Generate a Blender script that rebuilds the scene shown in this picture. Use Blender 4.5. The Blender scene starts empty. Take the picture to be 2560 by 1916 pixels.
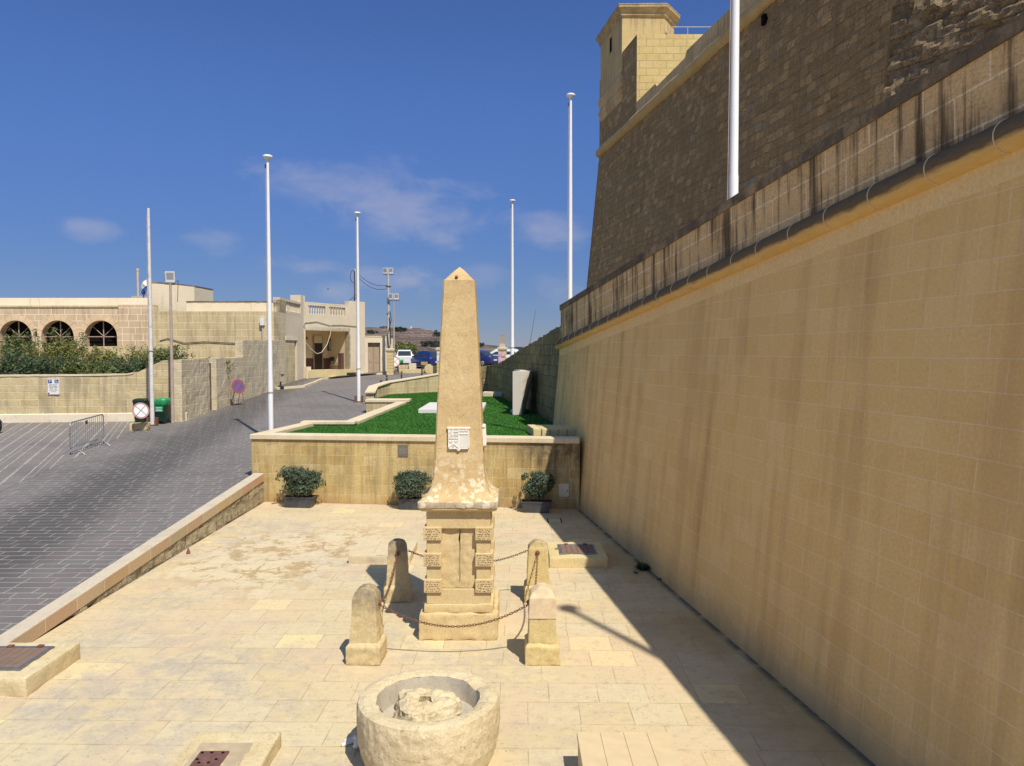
import bpy, bmesh, math, random
from mathutils import Vector, Matrix, noise
random.seed(7)
R = math.radians
sc = bpy.context.scene
COL = sc.collection
# ---------------------------------------------------------------- camera model (for placing things on their real planes)
F = 1920.0; CH = 4.04; PIT = R(2.27)
cp, sp = math.cos(PIT), math.sin(PIT)
def ray(px, py):
    u = (px - 1280) / F; v = (958 - py) / F
    d = (u, cp + v * sp, -sp + v * cp)
    return d[0] / d[1], d[2] / d[1]
def at(px, py, y):
    a, b = ray(px, py); return Vector((a * y, y, CH + b * y))
def onz(px, py, z=0.0):
    a, b = ray(px, py); y = (z - CH) / b; return Vector((a * y, y, z))
def SZ(y): return -.30 + .045 * min(y, 78.0)
def onst(px, py):
    a, b = ray(px, py); y = (-.30 - CH) / (b - .045); return Vector((a * y, y, -.30 + .045 * y))
# ---------------------------------------------------------------- properties
def tag(o, label, cat, group=None):
    o['label'] = label; o['category'] = cat
    if group: o['group'] = group
    return o
def thing(name, label, cat, loc=(0, 0, 0), rz=0.0, group=None):
    o = bpy.data.objects.new(name, None); COL.objects.link(o)
    o.location = loc; o.rotation_euler = (0, 0, rz); o.empty_display_size = .2
    return tag(o, label, cat, group)
def struct(o, kind='structure'):
    o['kind'] = kind; return o
def copy_tree(o, parent=None):
    c = o.copy(); COL.objects.link(c)
    if parent is not None: c.parent = parent
    for ch in list(o.children): copy_tree(ch, c)
    return c
# ---------------------------------------------------------------- mesh builder
def auto_uv(p, n):
    if abs(n.z) > .75: return (p.x, p.y)
    t = Vector((-n.y, n.x, 0)); t.normalize()
    return (p.dot(t), p.z)
class MB:
    def __init__(s): s.v = []; s.f = []; s.sm = []
    def face(s, pts, smooth=False):
        b = len(s.v); s.v += [Vector(p) for p in pts]; s.f.append(list(range(b, b + len(pts)))); s.sm.append(smooth); return s
    def grid(s, rows, close=False, smooth=True, flip=False):
        b = len(s.v); n = len(rows[0])
        for r in rows: s.v += [Vector(p) for p in r]
        m = n if close else n - 1
        for i in range(len(rows) - 1):
            for j in range(m):
                k = (j + 1) % n
                q = [b + i * n + j, b + i * n + k, b + (i + 1) * n + k, b + (i + 1) * n + j]
                s.f.append(q[::-1] if flip else q); s.sm.append(smooth)
        return s
    def box(s, x0, x1, y0, y1, z0, z1, M=None):
        c = [Vector((x, y, z)) for z in (z0, z1) for y in (y0, y1) for x in (x0, x1)]
        if M: c = [M @ p for p in c]
        b = len(s.v); s.v += c
        for q in ((0, 2, 3, 1), (4, 5, 7, 6), (0, 1, 5, 4), (2, 6, 7, 3), (0, 4, 6, 2), (1, 3, 7, 5)):
            s.f.append([b + i for i in q]); s.sm.append(False)
        return s
    def prism(s, poly, z0, z1, zf=None, zb=None):
        # poly counter-clockwise xy; z0/z1 numbers, or zf(x,y) top, zb(x,y) bottom
        b = len(s.v); n = len(poly)
        lo = [Vector((p[0], p[1], zb(*p) if zb else z0)) for p in poly]; hi = [Vector((p[0], p[1], zf(*p) if zf else z1)) for p in poly]
        s.v += lo + hi
        s.f.append([b + i for i in range(n)][::-1]); s.f.append([b + n + i for i in range(n)]); s.sm += [False, False]
        for i in range(n):
            j = (i + 1) % n; s.f.append([b + i, b + j, b + n + j, b + n + i]); s.sm.append(False)
        return s
    def tube(s, path, r, n=10, caps=True, smooth=True):
        path = [Vector(p) for p in path]; rows = []
        rr = r if isinstance(r, (list, tuple)) else [r] * len(path)
        up = None
        for i, p in enumerate(path):
            d = (path[min(i + 1, len(path) - 1)] - path[max(i - 1, 0)])
            d = d.normalized() if d.length > 1e-9 else Vector((0, 0, 1))
            if up is None: up = Vector((0, 0, 1)) if abs(d.z) < .9 else Vector((1, 0, 0))
            a = d.cross(up)
            if a.length < 1e-4: a = d.cross(Vector((0, 1, 0)))
            a.normalize(); c = a.cross(d).normalized(); up = c
            rows.append([p + rr[i] * (math.cos(2 * math.pi * k / n) * a + math.sin(2 * math.pi * k / n) * c) for k in range(n)])
        s.grid(rows, True, smooth, flip=True)
        if caps: s.face(rows[0]); s.face(rows[-1][::-1])
        return s
    def lathe(s, prof, n=16, c=(0, 0, 0), smooth=True, caps=True):
        c = Vector(c); rows = [[c + Vector((r * math.cos(2 * math.pi * k / n), r * math.sin(2 * math.pi * k / n), z)) for k in range(n)] for r, z in prof]
        s.grid(rows, True, smooth)
        if caps:
            if prof[0][0] > 1e-4: s.face(rows[0][::-1])
            if prof[-1][0] > 1e-4: s.face(rows[-1])
        return s
    def loft(s, rows, smooth=False, caps=True):
        s.grid(rows, True, smooth)
        if caps: s.face(rows[0][::-1]); s.face(rows[-1])
        return s
    def build(s, name, mat, parent=None, M=None, uv=auto_uv, bevel=0, rough=None, weld=False, segs=2, wn=False):
        me = bpy.data.meshes.new(name)
        vs = [M @ p for p in s.v] if M else s.v
        me.from_pydata([tuple(p) for p in vs], [], s.f)
        me.polygons.foreach_set('use_smooth', s.sm)
        me.update()
        ul = me.uv_layers.new(name='UVMap')
        for p in me.polygons:
            n = p.normal
            for li in p.loop_indices:
                ul.data[li].uv = uv(me.vertices[me.loops[li].vertex_index].co, n)
        if rough or weld:
            bm = bmesh.new(); bm.from_mesh(me)
            bmesh.ops.remove_doubles(bm, verts=bm.verts, dist=1e-4)
            bmesh.ops.recalc_face_normals(bm, faces=bm.faces)
            if rough: roughen(bm, **rough)
            bm.to_mesh(me); bm.free()
            if rough and rough.get('smooth', True): me.set_sharp_from_angle(angle=R(34))
        me.materials.append(mat)
        o = bpy.data.objects.new(name, me); COL.objects.link(o)
        if parent is not None: o.parent = parent
        if bevel:
            b = o.modifiers.new('Bevel', 'BEVEL'); b.width = bevel; b.segments = segs; b.limit_method = 'ANGLE'; b.angle_limit = R(35)
        return o
def fbm(p, s, oct=4):
    return noise.fractal(Vector(p) * s, .9, 2.1, oct)
def roughen(bm, maxlen=.06, amp=.01, scale=6., seed=0., rnd=0., smooth=True, keep=None, edge=0.):
    if rnd:
        ed = [e for e in bm.edges if len(e.link_faces) == 2 and e.calc_face_angle(0) > R(30)]
        bmesh.ops.bevel(bm, geom=ed, offset=rnd, segments=2, affect='EDGES', profile=.5)
    for _ in range(7):
        L = [e for e in bm.edges if e.calc_length() > maxlen]
        if not L: break
        bmesh.ops.subdivide_edges(bm, edges=L, cuts=1, use_grid_fill=True)
        ng = [f for f in bm.faces if len(f.verts) > 4]
        if ng: bmesh.ops.triangulate(bm, faces=ng)
    bm.normal_update()
    off = Vector((seed * 13.1, seed * 7.7, seed * 3.3))
    mv = []
    for v in bm.verts:
        d = fbm(v.co + off, scale) * amp + fbm(v.co + off, scale * 3.3, 3) * amp * .45
        if keep: d *= keep(v.co)
        mv.append(v.normal * d)
    for v, d in zip(bm.verts, mv): v.co += d
    for f in bm.faces: f.smooth = smooth
# ---------------------------------------------------------------- node helpers
class NT:
    def __init__(s, name):
        s.m = bpy.data.materials.new(name); s.m.use_nodes = True
        s.t = s.m.node_tree; s.t.nodes.clear()
        s.out = s.t.nodes.new('ShaderNodeOutputMaterial'); s.b = s.t.nodes.new('ShaderNodeBsdfPrincipled')
        s.t.links.new(s.b.outputs[0], s.out.inputs[0]); s._tc = None
    def n(s, ty, **kw):
        x = s.t.nodes.new(ty)
        for k, v in kw.items(): setattr(x, k, v)
        return x
    def put(s, sock, v):
        if isinstance(v, bpy.types.NodeSocket): s.t.links.new(v, sock)
        elif v is not None:
            if hasattr(sock.default_value, '__len__'):
                v = list(v)
                if len(sock.default_value) == 4 and len(v) == 3: v = v + [1]
            sock.default_value = v
    def tc(s, k='UV'):
        if s._tc is None: s._tc = s.n('ShaderNodeTexCoord')
        return s._tc.outputs[k]
    def pos(s): return s.n('ShaderNodeNewGeometry').outputs['Position']
    def map(s, vec, scale=(1, 1, 1), rot=(0, 0, 0), loc=(0, 0, 0)):
        x = s.n('ShaderNodeMapping'); s.put(x.inputs['Vector'], vec); x.inputs['Scale'].default_value = scale; x.inputs['Rotation'].default_value = rot; x.inputs['Location'].default_value = loc
        return x.outputs[0]
    def noise(s, vec, scale=5, detail=4, rough=.55, dist=0, out=0):
        x = s.n('ShaderNodeTexNoise'); s.put(x.inputs['Vector'], vec)
        x.inputs['Scale'].default_value = scale; x.inputs['Detail'].default_value = detail; x.inputs['Roughness'].default_value = rough; x.inputs['Distortion'].default_value = dist
        return x.outputs[out]
    def vor(s, vec, scale=5, feature='F1', out='Distance', rnd=1.):
        x = s.n('ShaderNodeTexVoronoi', feature=feature); s.put(x.inputs['Vector'], vec); x.inputs['Scale'].default_value = scale; x.inputs['Randomness'].default_value = rnd
        return x.outputs[out]
    def math(s, op, a, b=None, c=None, clamp=False):
        x = s.n('ShaderNodeMath', operation=op, use_clamp=clamp)
        s.put(x.inputs[0], a); s.put(x.inputs[1], b)
        if c is not None: s.put(x.inputs[2], c)
        return x.outputs[0]
    def rng(s, v, a, b, c=0., d=1.):
        x = s.n('ShaderNodeMapRange', interpolation_type='SMOOTHSTEP')
        for i, q in enumerate((v, a, b, c, d)): s.put(x.inputs[i], q)
        return x.outputs[0]
    def mix(s, f, a, b, blend='MIX'):
        x = s.n('ShaderNodeMix', data_type='RGBA', blend_type=blend)
        s.put(x.inputs[0], f); s.put(x.inputs[6], a); s.put(x.inputs[7], b); return x.outputs[2]
    def ramp(s, f, stops, interp='LINEAR'):
        x = s.n('ShaderNodeValToRGB'); s.put(x.inputs[0], f); cr = x.color_ramp; cr.interpolation = interp
        while len(cr.elements) < len(stops): cr.elements.new(.5)
        for e, (p, c) in zip(cr.elements, stops): e.position = p; e.color = tuple(c) + (1,)
        return x.outputs[0]
    def sep(s, v):
        x = s.n('ShaderNodeSeparateXYZ'); s.put(x.inputs[0], v); return x.outputs
    def comb(s, a, b, c=0.):
        x = s.n('ShaderNodeCombineXYZ'); s.put(x.inputs[0], a); s.put(x.inputs[1], b); s.put(x.inputs[2], c); return x.outputs[0]
    def vadd(s, a, b):
        x = s.n('ShaderNodeVectorMath', operation='ADD'); s.put(x.inputs[0], a); s.put(x.inputs[1], b); return x.outputs[0]
    def vmul(s, a, b):
        x = s.n('ShaderNodeVectorMath', operation='MULTIPLY'); s.put(x.inputs[0], a); s.put(x.inputs[1], b); return x.outputs[0]
    def brick(s, vec, w, h, ms, smooth=.1, squash=1., sf=2, off=.5, of=2):
        x = s.n('ShaderNodeTexBrick', offset=off, offset_frequency=of, squash=squash, squash_frequency=sf)
        s.put(x.inputs['Vector'], vec); x.inputs['Color1'].default_value = (0, 0, 0, 1); x.inputs['Color2'].default_value = (1, 1, 1, 1); x.inputs['Mortar'].default_value = (.5, .5, .5, 1)
        x.inputs['Scale'].default_value = 1; x.inputs['Mortar Size'].default_value = ms; x.inputs['Mortar Smooth'].default_value = smooth
        x.inputs['Brick Width'].default_value = w; x.inputs['Row Height'].default_value = h
        return x.outputs['Color'], x.outputs['Fac']
    def done(s, col=None, rough=.85, bump=None, bstr=.5, bdist=.02, metal=0., spec=.3):
        if col is not None: s.put(s.b.inputs['Base Color'], col)
        s.put(s.b.inputs['Roughness'], rough); s.put(s.b.inputs['Metallic'], metal); s.put(s.b.inputs['Specular IOR Level'], spec)
        if bump is not None:
            x = s.n('ShaderNodeBump'); x.inputs['Strength'].default_value = bstr; x.inputs['Distance'].default_value = bdist
            s.put(x.inputs['Height'], bump); s.t.links.new(x.outputs[0], s.b.inputs['Normal'])
        return s.m
def plain(name, col, rough=.5, metal=0., spec=.4, var=.12, scale=8., bstr=0., dirt=None):
    t = NT(name); v = t.tc('Object'); nz = t.noise(v, scale, 5)
    a = tuple(c * (1 - var) for c in col); b = tuple(min(1, c * (1 + var)) for c in col)
    c = t.ramp(nz, [(.3, a), (.7, b)])
    if dirt:
        c = t.mix(t.rng(t.noise(v, scale * .6, 6, .7), .52, .72, 0, dirt[1]), c, dirt[0])
    return t.done(c, rough, nz if bstr else None, bstr, .01, metal, spec)
def masonry(name, cols, w, h, ms=.010, mortar=(.6, .5, .36), mfac=.8, dirt=.4, dcol=(.2, .17, .12), streak=0., scol=(.05, .045, .04), streak_v=None,
            bump=.5, bdist=.02, pit=0., erode=0., warp=.02, repl=None, sq=1., rot=0., rust=0., grain=.14, dscale=.45, vcoord='UV', mdepth=1., foot=None, sscale=(5.5, .28), black=None):
    t = NT(name); uv = t.tc('UV')
    if rot: uv = t.map(uv, rot=(0, 0, rot))
    wv = uv
    if warp:
        d = t.noise(uv, 1.7, 3, .6, out=1)
        wv = t.vadd(uv, t.vmul(t.vadd(d, (-.5, -.5, -.5)), (warp * 2.5, warp * 2.5, 0)))
    rnd, mf = t.brick(wv, w, h, ms, .25, sq, 3)
    c = t.ramp(rnd, [(i / (len(cols) - 1), k) for i, k in enumerate(cols)])
    if repl:
        for thr, rc in repl: c = t.mix(t.rng(rnd, thr - .004, thr + .004), c, rc)
    big = t.noise(uv, dscale, 6, .62)
    fine = t.noise(uv, 28, 6, .65)
    med = t.noise(uv, 5.5, 6, .65)
    c = t.mix(t.rng(big, .46, .72, 0, dirt), c, dcol)
    c = t.mix(t.rng(med, .5, .8, 0, dirt * .7), c, dcol)
    c = t.mix(1.0, c, t.ramp(fine, [(.3, (1 - grain,) * 3), (.7, (1 + grain * .4,) * 3)]), 'MULTIPLY')
    if rust:
        rs = t.noise(t.vmul(uv, (1.6, .12, 1)), 1, 4, .6)
        c = t.mix(t.rng(rs, .55, .75, 0, rust), c, (.27, .14, .055))
    c = t.mix(t.math('MULTIPLY', mf, mfac), c, mortar)
    if foot:
        v_ = t.sep(uv)[1]; m = t.rng(t.math('ADD', v_, t.math('MULTIPLY', t.math('SUBTRACT', med, .5), foot[1])), foot[0], 0., 0, foot[2]); c = t.mix(t.math('MULTIPLY', m, t.rng(big, .3, .55, .35, 1)), c, foot[3])
    if streak:
        st = t.noise(t.vmul(uv, (sscale[0], sscale[1], 1)), 1, 5, .7)
        br = t.noise(uv, .9, 3)
        m = t.rng(t.math('ADD', st, t.math('MULTIPLY', t.math('SUBTRACT', br, .5), .35)), .47, .62)
        if streak_v:
            v = t.sep(uv)[1]
            jit = t.math('MULTIPLY', t.noise(t.vmul(uv, (4., .05, 1)), 1, 3), streak_v[2])
            m = t.math('MULTIPLY', m, t.rng(t.math('ADD', v, jit), streak_v[0], streak_v[1]))
        c = t.mix(t.math('MULTIPLY', m, streak), c, scol)
    if black:
        X_, Y_, Z_ = t.sep(t.tc('Object')); bn = t.noise(t.vmul(uv, (4, .35, 1)), 1, 5, .7)
        k_ = t.math('MULTIPLY', t.rng(X_, black[0], black[1]), t.rng(t.math('ADD', Z_, t.math('MULTIPLY', t.math('SUBTRACT', bn, .5), 2.2)), black[2], black[3])); c = t.mix(t.math('MULTIPLY', t.math('MULTIPLY', k_, t.rng(med, .3, .6, .45, 1)), .85), c, (.075, .055, .04))
    hgt = t.math('ADD', t.math('MULTIPLY', fine, .25), t.math('MULTIPLY', med, .5))
    hgt = t.math('ADD', hgt, t.math('MULTIPLY', t.math('SUBTRACT', 1, mf), .7 * mdepth))
    if pit:
        p = t.vor(uv, 26, rnd=1); pm = t.rng(p, .10, .26)
        pn = t.rng(med, .42, .6); pm = t.math('MAXIMUM', pm, t.math('SUBTRACT', 1, pn))
        hgt = t.math('ADD', hgt, t.math('MULTIPLY', pm, pit))
        c = t.mix(t.math('MULTIPLY', t.math('SUBTRACT', 1, pm), .45), c, dcol)
    if erode:
        e1 = t.noise(t.vmul(uv, (1, 2.4, 1)), 7, 8, .72, .8)
        em = t.rng(rnd, -.4, .75)
        hgt = t.math('ADD', hgt, t.math('MULTIPLY', t.math('MULTIPLY', e1, em), erode * 2.2))
        hgt = t.math('ADD', hgt, t.math('MULTIPLY', rnd, -.2))
        c = t.mix(t.math('MULTIPLY', t.rng(e1, .48, .34), .30), c, tuple(k * .55 for k in dcol))
        e2 = t.noise(t.vmul(uv, (1, 1.8, 1)), 22, 5, .7); c = t.mix(t.math('MULTIPLY', t.rng(e2, .48, .36), .4), c, tuple(k * .5 for k in dcol))
    return t.done(c, .92, hgt, bump, bdist, 0, .15)
def rock(name, cols, scale=3., dirt=.4, dcol=(.16, .14, .11), bump=.6, bdist=.015, pit=.6, spots=None, topdark=None, seed=0.):
    t = NT(name); v = t.map(t.tc('Object'), loc=(seed, seed * 1.7, 0))
    a = t.noise(v, scale, 6, .62); b = t.noise(v, scale * 5, 7, .68); g = t.noise(v, scale * 26, 4, .6)
    c = t.ramp(a, [(.3 + .4 * i / (len(cols) - 1), k) for i, k in enumerate(cols)])
    c = t.mix(t.rng(b, .52, .75, 0, dirt), c, dcol)
    if topdark:
        z = t.sep(t.tc('Object'))[2]
        m = t.math('MULTIPLY', t.rng(t.math('ADD', z, t.math('MULTIPLY', t.math('SUBTRACT', a, .5), .5)), topdark[0], topdark[1]), topdark[2])
        c = t.mix(t.math('MULTIPLY', m, t.rng(b, .3, .55)), c, topdark[3])
    ws_ = t.noise(t.vmul(v, (7, 7, .7)), scale * .8, 5, .65); c = t.mix(t.rng(ws_, .56, .70, 0, dirt * .9), c, dcol)
    if spots:
        sv = t.vor(t.vadd(v, t.vmul(t.noise(v, 14, 3, out=1), (.09, .09, .09))), spots[0], rnd=1)
        sm = t.math('MULTIPLY', t.rng(sv, .47, .38), t.rng(a, .36, .5))
        if len(spots) > 3:
            z = t.sep(t.tc('Object'))[2]; sm = t.math('MULTIPLY', sm, t.rng(z, spots[3], spots[4]))
        c = t.mix(t.math('MULTIPLY', sm, spots[2]), c, spots[1])
    c = t.mix(1.0, c, t.ramp(g, [(.3, (.84,) * 3), (.7, (1.05,) * 3)]), 'MULTIPLY')
    h = t.math('ADD', t.math('MULTIPLY', b, .7), t.math('MULTIPLY', g, .3))
    if pit:
        wv_ = t.vadd(t.vmul(v, (1, 1, 1.3)), t.vmul(t.noise(v, scale * 7, 3, out=1), (.12, .12, .12)))
        p = t.math('SUBTRACT', 1, t.math('MULTIPLY', t.rng(t.vor(wv_, scale * 15, rnd=1), .26, .10), t.rng(t.noise(v, scale * 3.1, 4), .46, .62)))
        h = t.math('ADD', h, t.math('MULTIPLY', p, pit))
        c = t.mix(t.math('MULTIPLY', t.math('SUBTRACT', 1, p), .38), c, dcol)
        b2 = t.noise(v, scale * 11, 6, .75); c = t.mix(t.rng(b2, .54, .72, 0, .35), c, tuple(k * 1.3 for k in dcol)); c = t.mix(t.rng(b2, .46, .3, 0, .3), c, tuple(min(.85, k * 1.22) for k in cols[-1]))
        h = t.math('ADD', h, t.math('MULTIPLY', b2, .5))
    return t.done(c, .93, h, bump, bdist, 0, .12)
# ---------------------------------------------------------------- world, sun, camera
SUN_EL = R(55); SX, SY = .49, -.872
def setup_world():
    w = bpy.data.worlds.new('World'); sc.world = w; w.use_nodes = True
    nt = w.node_tree; nt.nodes.clear(); L = nt.links.new
    out = nt.nodes.new('ShaderNodeOutputWorld'); bg = nt.nodes.new('ShaderNodeBackground'); L(bg.outputs[0], out.inputs[0])
    sky = nt.nodes.new('ShaderNodeTexSky'); sky.sky_type = 'NISHITA'; sky.sun_disc = False
    sky.sun_elevation = SUN_EL; sky.sun_rotation = math.atan2(SX, SY); sky.altitude = 0; sky.air_density = 1.0; sky.dust_density = 0.0; sky.ozone_density = 10.0
    # thin cirrus and small puffs, laid out by direction in the sky
    tc = nt.nodes.new('ShaderNodeTexCoord'); dirv = tc.outputs['Generated']
    def M(op, a, b=None, clamp=False):
        x = nt.nodes.new('ShaderNodeMath'); x.operation = op; x.use_clamp = clamp
        for i, q in enumerate((a, b)):
            if q is None: continue
            if isinstance(q, bpy.types.NodeSocket): L(q, x.inputs[i])
            else: x.inputs[i].default_value = q
        return x.outputs[0]
    sz = nt.nodes.new('ShaderNodeSeparateXYZ'); L(dirv, sz.inputs[0])
    el = nt.nodes.new('ShaderNodeMapRange'); L(sz.outputs[2], el.inputs[0]); el.inputs[1].default_value = .02; el.inputs[2].default_value = .34; el.interpolation_type = 'SMOOTHSTEP'
    tint = nt.nodes.new('ShaderNodeMix'); tint.data_type = 'RGBA'; L(el.outputs[0], tint.inputs[0]); tint.inputs[6].default_value = (.60, .60, .80, 1); tint.inputs[7].default_value = (1.0, 1.05, 1.34, 1)
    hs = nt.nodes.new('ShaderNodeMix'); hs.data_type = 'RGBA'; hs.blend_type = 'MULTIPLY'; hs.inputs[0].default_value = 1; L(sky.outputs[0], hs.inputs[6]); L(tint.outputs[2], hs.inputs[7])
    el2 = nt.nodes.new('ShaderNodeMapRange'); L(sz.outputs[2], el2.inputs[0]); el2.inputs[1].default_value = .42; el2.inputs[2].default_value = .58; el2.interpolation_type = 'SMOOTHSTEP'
    t2 = nt.nodes.new('ShaderNodeMix'); t2.data_type = 'RGBA'; L(el2.outputs[0], t2.inputs[0]); L(tint.outputs[2], t2.inputs[6]); t2.inputs[7].default_value = (3.5, 2.6, 1.9, 1); L(t2.outputs[2], hs.inputs[7])  # unseen sky above the frame brightened and warmed to lift the shaded walls
    mp = nt.nodes.new('ShaderNodeMapping'); mp.inputs['Scale'].default_value = (1, 1, 2.3); L(dirv, mp.inputs[0])
    n1 = nt.nodes.new('ShaderNodeTexNoise'); n1.inputs['Scale'].default_value = 11; n1.inputs['Detail'].default_value = 8; n1.inputs['Roughness'].default_value = .58; n1.inputs['Distortion'].default_value = .4
    L(mp.outputs[0], n1.inputs['Vector'])
    n2 = nt.nodes.new('ShaderNodeTexNoise'); n2.inputs['Scale'].default_value = 30; n2.inputs['Detail'].default_value = 6; L(mp.outputs[0], n2.inputs['Vector'])
    total = None
    def puff(px, py, rx, ry, amp, thr=.40):
        a, b = ray(px, py); d = Vector((a, 1, b)).normalized()
        sub = nt.nodes.new('ShaderNodeVectorMath'); sub.operation = 'SUBTRACT'; L(dirv, sub.inputs[0]); sub.inputs[1].default_value = d
        sca = nt.nodes.new('ShaderNodeVectorMath'); sca.operation = 'MULTIPLY'; L(sub.outputs[0], sca.inputs[0]); sca.inputs[1].default_value = (F / rx, F / rx, F / ry)
        ln = nt.nodes.new('ShaderNodeVectorMath'); ln.operation = 'LENGTH'; L(sca.outputs[0], ln.inputs[0])
        m = nt.nodes.new('ShaderNodeMapRange'); m.interpolation_type = 'SMOOTHSTEP'
        L(M('ADD', ln.outputs['Value'], M('MULTIPLY', M('SUBTRACT', .50, n1.outputs[0]), 4.2)), m.inputs[0])
        m.inputs[1].default_value = 1.45; m.inputs[2].default_value = -.25; m.inputs[3].default_value = 0; m.inputs[4].default_value = amp * .8
        return m.outputs[0]
    P = [(855, 470, 130, 50, .34), (1000, 535, 190, 60, .40), (930, 520, 110, 95, .22), (1110, 545, 110, 40, .30), (780, 500, 90, 60, .25), (205, 568, 52, 22, .36), (535, 605, 46, 22, .24), (760, 672, 75, 24, .34), (830, 730, 60, 26, .34),
         (1045, 698, 75, 30, .5), (960, 700, 90, 28, .28), (1370, 585, 90, 42, .34), (1400, 725, 60, 50, .22), (1200, 690, 60, 26, .2)]
    for q in P:
        m = puff(*q); total = m if total is None else M('MAXIMUM', total, m)
    fl = M('MULTIPLY', total, M('ADD', M('MULTIPLY', n2.outputs[0], .9), .5), True)
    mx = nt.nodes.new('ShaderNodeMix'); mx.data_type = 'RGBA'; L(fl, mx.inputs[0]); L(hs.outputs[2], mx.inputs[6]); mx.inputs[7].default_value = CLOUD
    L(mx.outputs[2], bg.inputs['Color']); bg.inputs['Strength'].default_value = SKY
    sl = bpy.data.lights.new('sun', 'SUN'); sl.energy = SUN; sl.angle = R(.5); sl.color = (1, .93, .81)
    so = bpy.data.objects.new('sun', sl); COL.objects.link(so)
    so.rotation_euler = Vector((SX * math.cos(SUN_EL), SY * math.cos(SUN_EL), math.sin(SUN_EL))).to_track_quat('Z', 'Y').to_euler(); so.location = (15, -20, 40)
    cd = bpy.data.cameras.new('camera'); cd.sensor_width = 36; cd.lens = F / 2560 * 36; cd.clip_end = 9000; cd.clip_start = .05
    co = bpy.data.objects.new('camera', cd); COL.objects.link(co); co.location = (0, 0, CH); co.rotation_euler = (R(90) - PIT, 0, 0); sc.camera = co
    sc.view_settings.view_transform = 'Standard'; sc.view_settings.look = 'None'; sc.view_settings.gamma = 1; sc.view_settings.exposure = EXPO
SKY = .060; SUN = 4.0; EXPO = 0.4; CLOUD = (7.6, 7.0, 7.4, 1)
sc.cycles.diffuse_bounces = 7; sc.cycles.max_bounces = 14
setup_world()
# ---------------------------------------------------------------- materials
HON = [(.50, .36, .18), (.56, .41, .21), (.60, .45, .24), (.52, .38, .19)]
M_ramp = masonry('honey_ashlar', [(.80, .535, .215), (.84, .575, .245), (.81, .545, .22), (.86, .60, .27)], .47, .285, .0055, (.88, .72, .46), .6, .36, (.62, .36, .14), .22, (.34, .17, .075), None, .5, .014, 0, 0, .012, None, 1.3, 0, .4, .13, .2, mdepth=.6, foot=(.6, .8, .6, (.38, .31, .19)), sscale=(1.5, .07))
M_parapet = masonry('stained_parapet_ashlar', [(.70, .47, .22), (.78, .54, .27), (.73, .50, .24)], .85, .36, .014, (.88, .70, .44), 1.0, .5, (.34, .21, .11), 0.88, (.055, .04, .028), (-1.6, -.3, .8), .6, .02, .1, .15, .008, None, .9, sscale=(3.6, .16))
M_coping_dark = rock('blackened_coping', [(.10, .08, .06), (.17, .13, .09), (.42, .31, .18)], 1.6, .6, (.055, .045, .035), .5, .01, .2)
M_roll = rock('roll_stone', [(.50, .34, .15), (.56, .40, .19), (.60, .44, .22)], 1.6, .3, (.2, .12, .05), .5, .012, .25)
def roll_mat():
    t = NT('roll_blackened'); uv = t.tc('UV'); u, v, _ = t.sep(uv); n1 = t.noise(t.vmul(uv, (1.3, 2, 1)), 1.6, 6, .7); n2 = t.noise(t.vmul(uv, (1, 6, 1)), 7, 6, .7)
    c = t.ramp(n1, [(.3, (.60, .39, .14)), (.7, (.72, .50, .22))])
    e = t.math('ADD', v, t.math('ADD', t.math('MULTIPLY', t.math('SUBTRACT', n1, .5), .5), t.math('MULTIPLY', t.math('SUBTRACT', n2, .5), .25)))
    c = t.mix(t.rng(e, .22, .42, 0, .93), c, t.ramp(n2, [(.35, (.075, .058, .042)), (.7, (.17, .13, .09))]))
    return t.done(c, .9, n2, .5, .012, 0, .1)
M_rolldark = roll_mat()
M_bast = masonry('eroded_bastion', [(.79, .53, .26), (.83, .57, .29), (.80, .54, .27), (.85, .59, .31), (.81, .555, .28)], .44, .27, .012, (.40, .25, .12), .5, .5, (.66, .44, .22), .3, (.40, .26, .14), None, 1.0, .12, .45, 1.5, .06, [(.962, (.86, .70, .46))], .65, 0, .3, .38, .16)
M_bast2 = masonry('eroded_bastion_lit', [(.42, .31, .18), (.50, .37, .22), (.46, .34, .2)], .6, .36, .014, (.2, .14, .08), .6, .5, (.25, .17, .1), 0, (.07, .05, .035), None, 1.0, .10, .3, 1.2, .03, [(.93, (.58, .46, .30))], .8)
M_bastpar = masonry('bastion_parapet_ashlar', [(.66, .48, .25), (.72, .53, .29), (.69, .50, .27)], .6, .34, .008, (.5, .36, .19), .5, .5, (.42, .29, .15), .4, (.22, .16, .1), None, .7, .03, .2, .4, .02)
M_cornice = rock('stained_cornice', [(.26, .19, .11), (.44, .33, .18), (.60, .46, .25)], 1.2, .5, (.12, .09, .06), .5, .012, .2)
M_string = rock('honey_string_course', [(.80, .56, .25), (.86, .63, .31), (.84, .60, .28)], 1.0, .12, (.6, .36, .14), .4, .01, 0)
M_turret = masonry('turret_ashlar', [(.56, .42, .20), (.60, .46, .23), (.58, .44, .21)], .75, .34, .006, (.45, .33, .17), .5, .35, (.36, .27, .15), .35, (.17, .14, .10), None, .35, .012)
M_flank = masonry('flank_ashlar', [(.58, .44, .18), (.66, .52, .24), (.62, .48, .21), (.68, .55, .28)], .62, .33, .010, (.30, .22, .11), .7, .35, (.36, .27, .12), 0, (.2, .15, .1), None, .7, .03, .5, .35, .01, [(.95, (.72, .62, .42))])
M_retain = masonry('retaining_ashlar', [(.54, .38, .14), (.64, .49, .22), (.58, .43, .18), (.67, .53, .27)], .50, .26, .007, (.74, .61, .36), .8, .72, (.36, .25, .11), .4, (.20, .15, .09), None, .6, .02, .25, .2, .008, None, .8, 0, .45, .16, .5, black=(-.2, .55, .95, 1.55), foot=(.32, .25, .55, (.40, .22, .09)))
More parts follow.
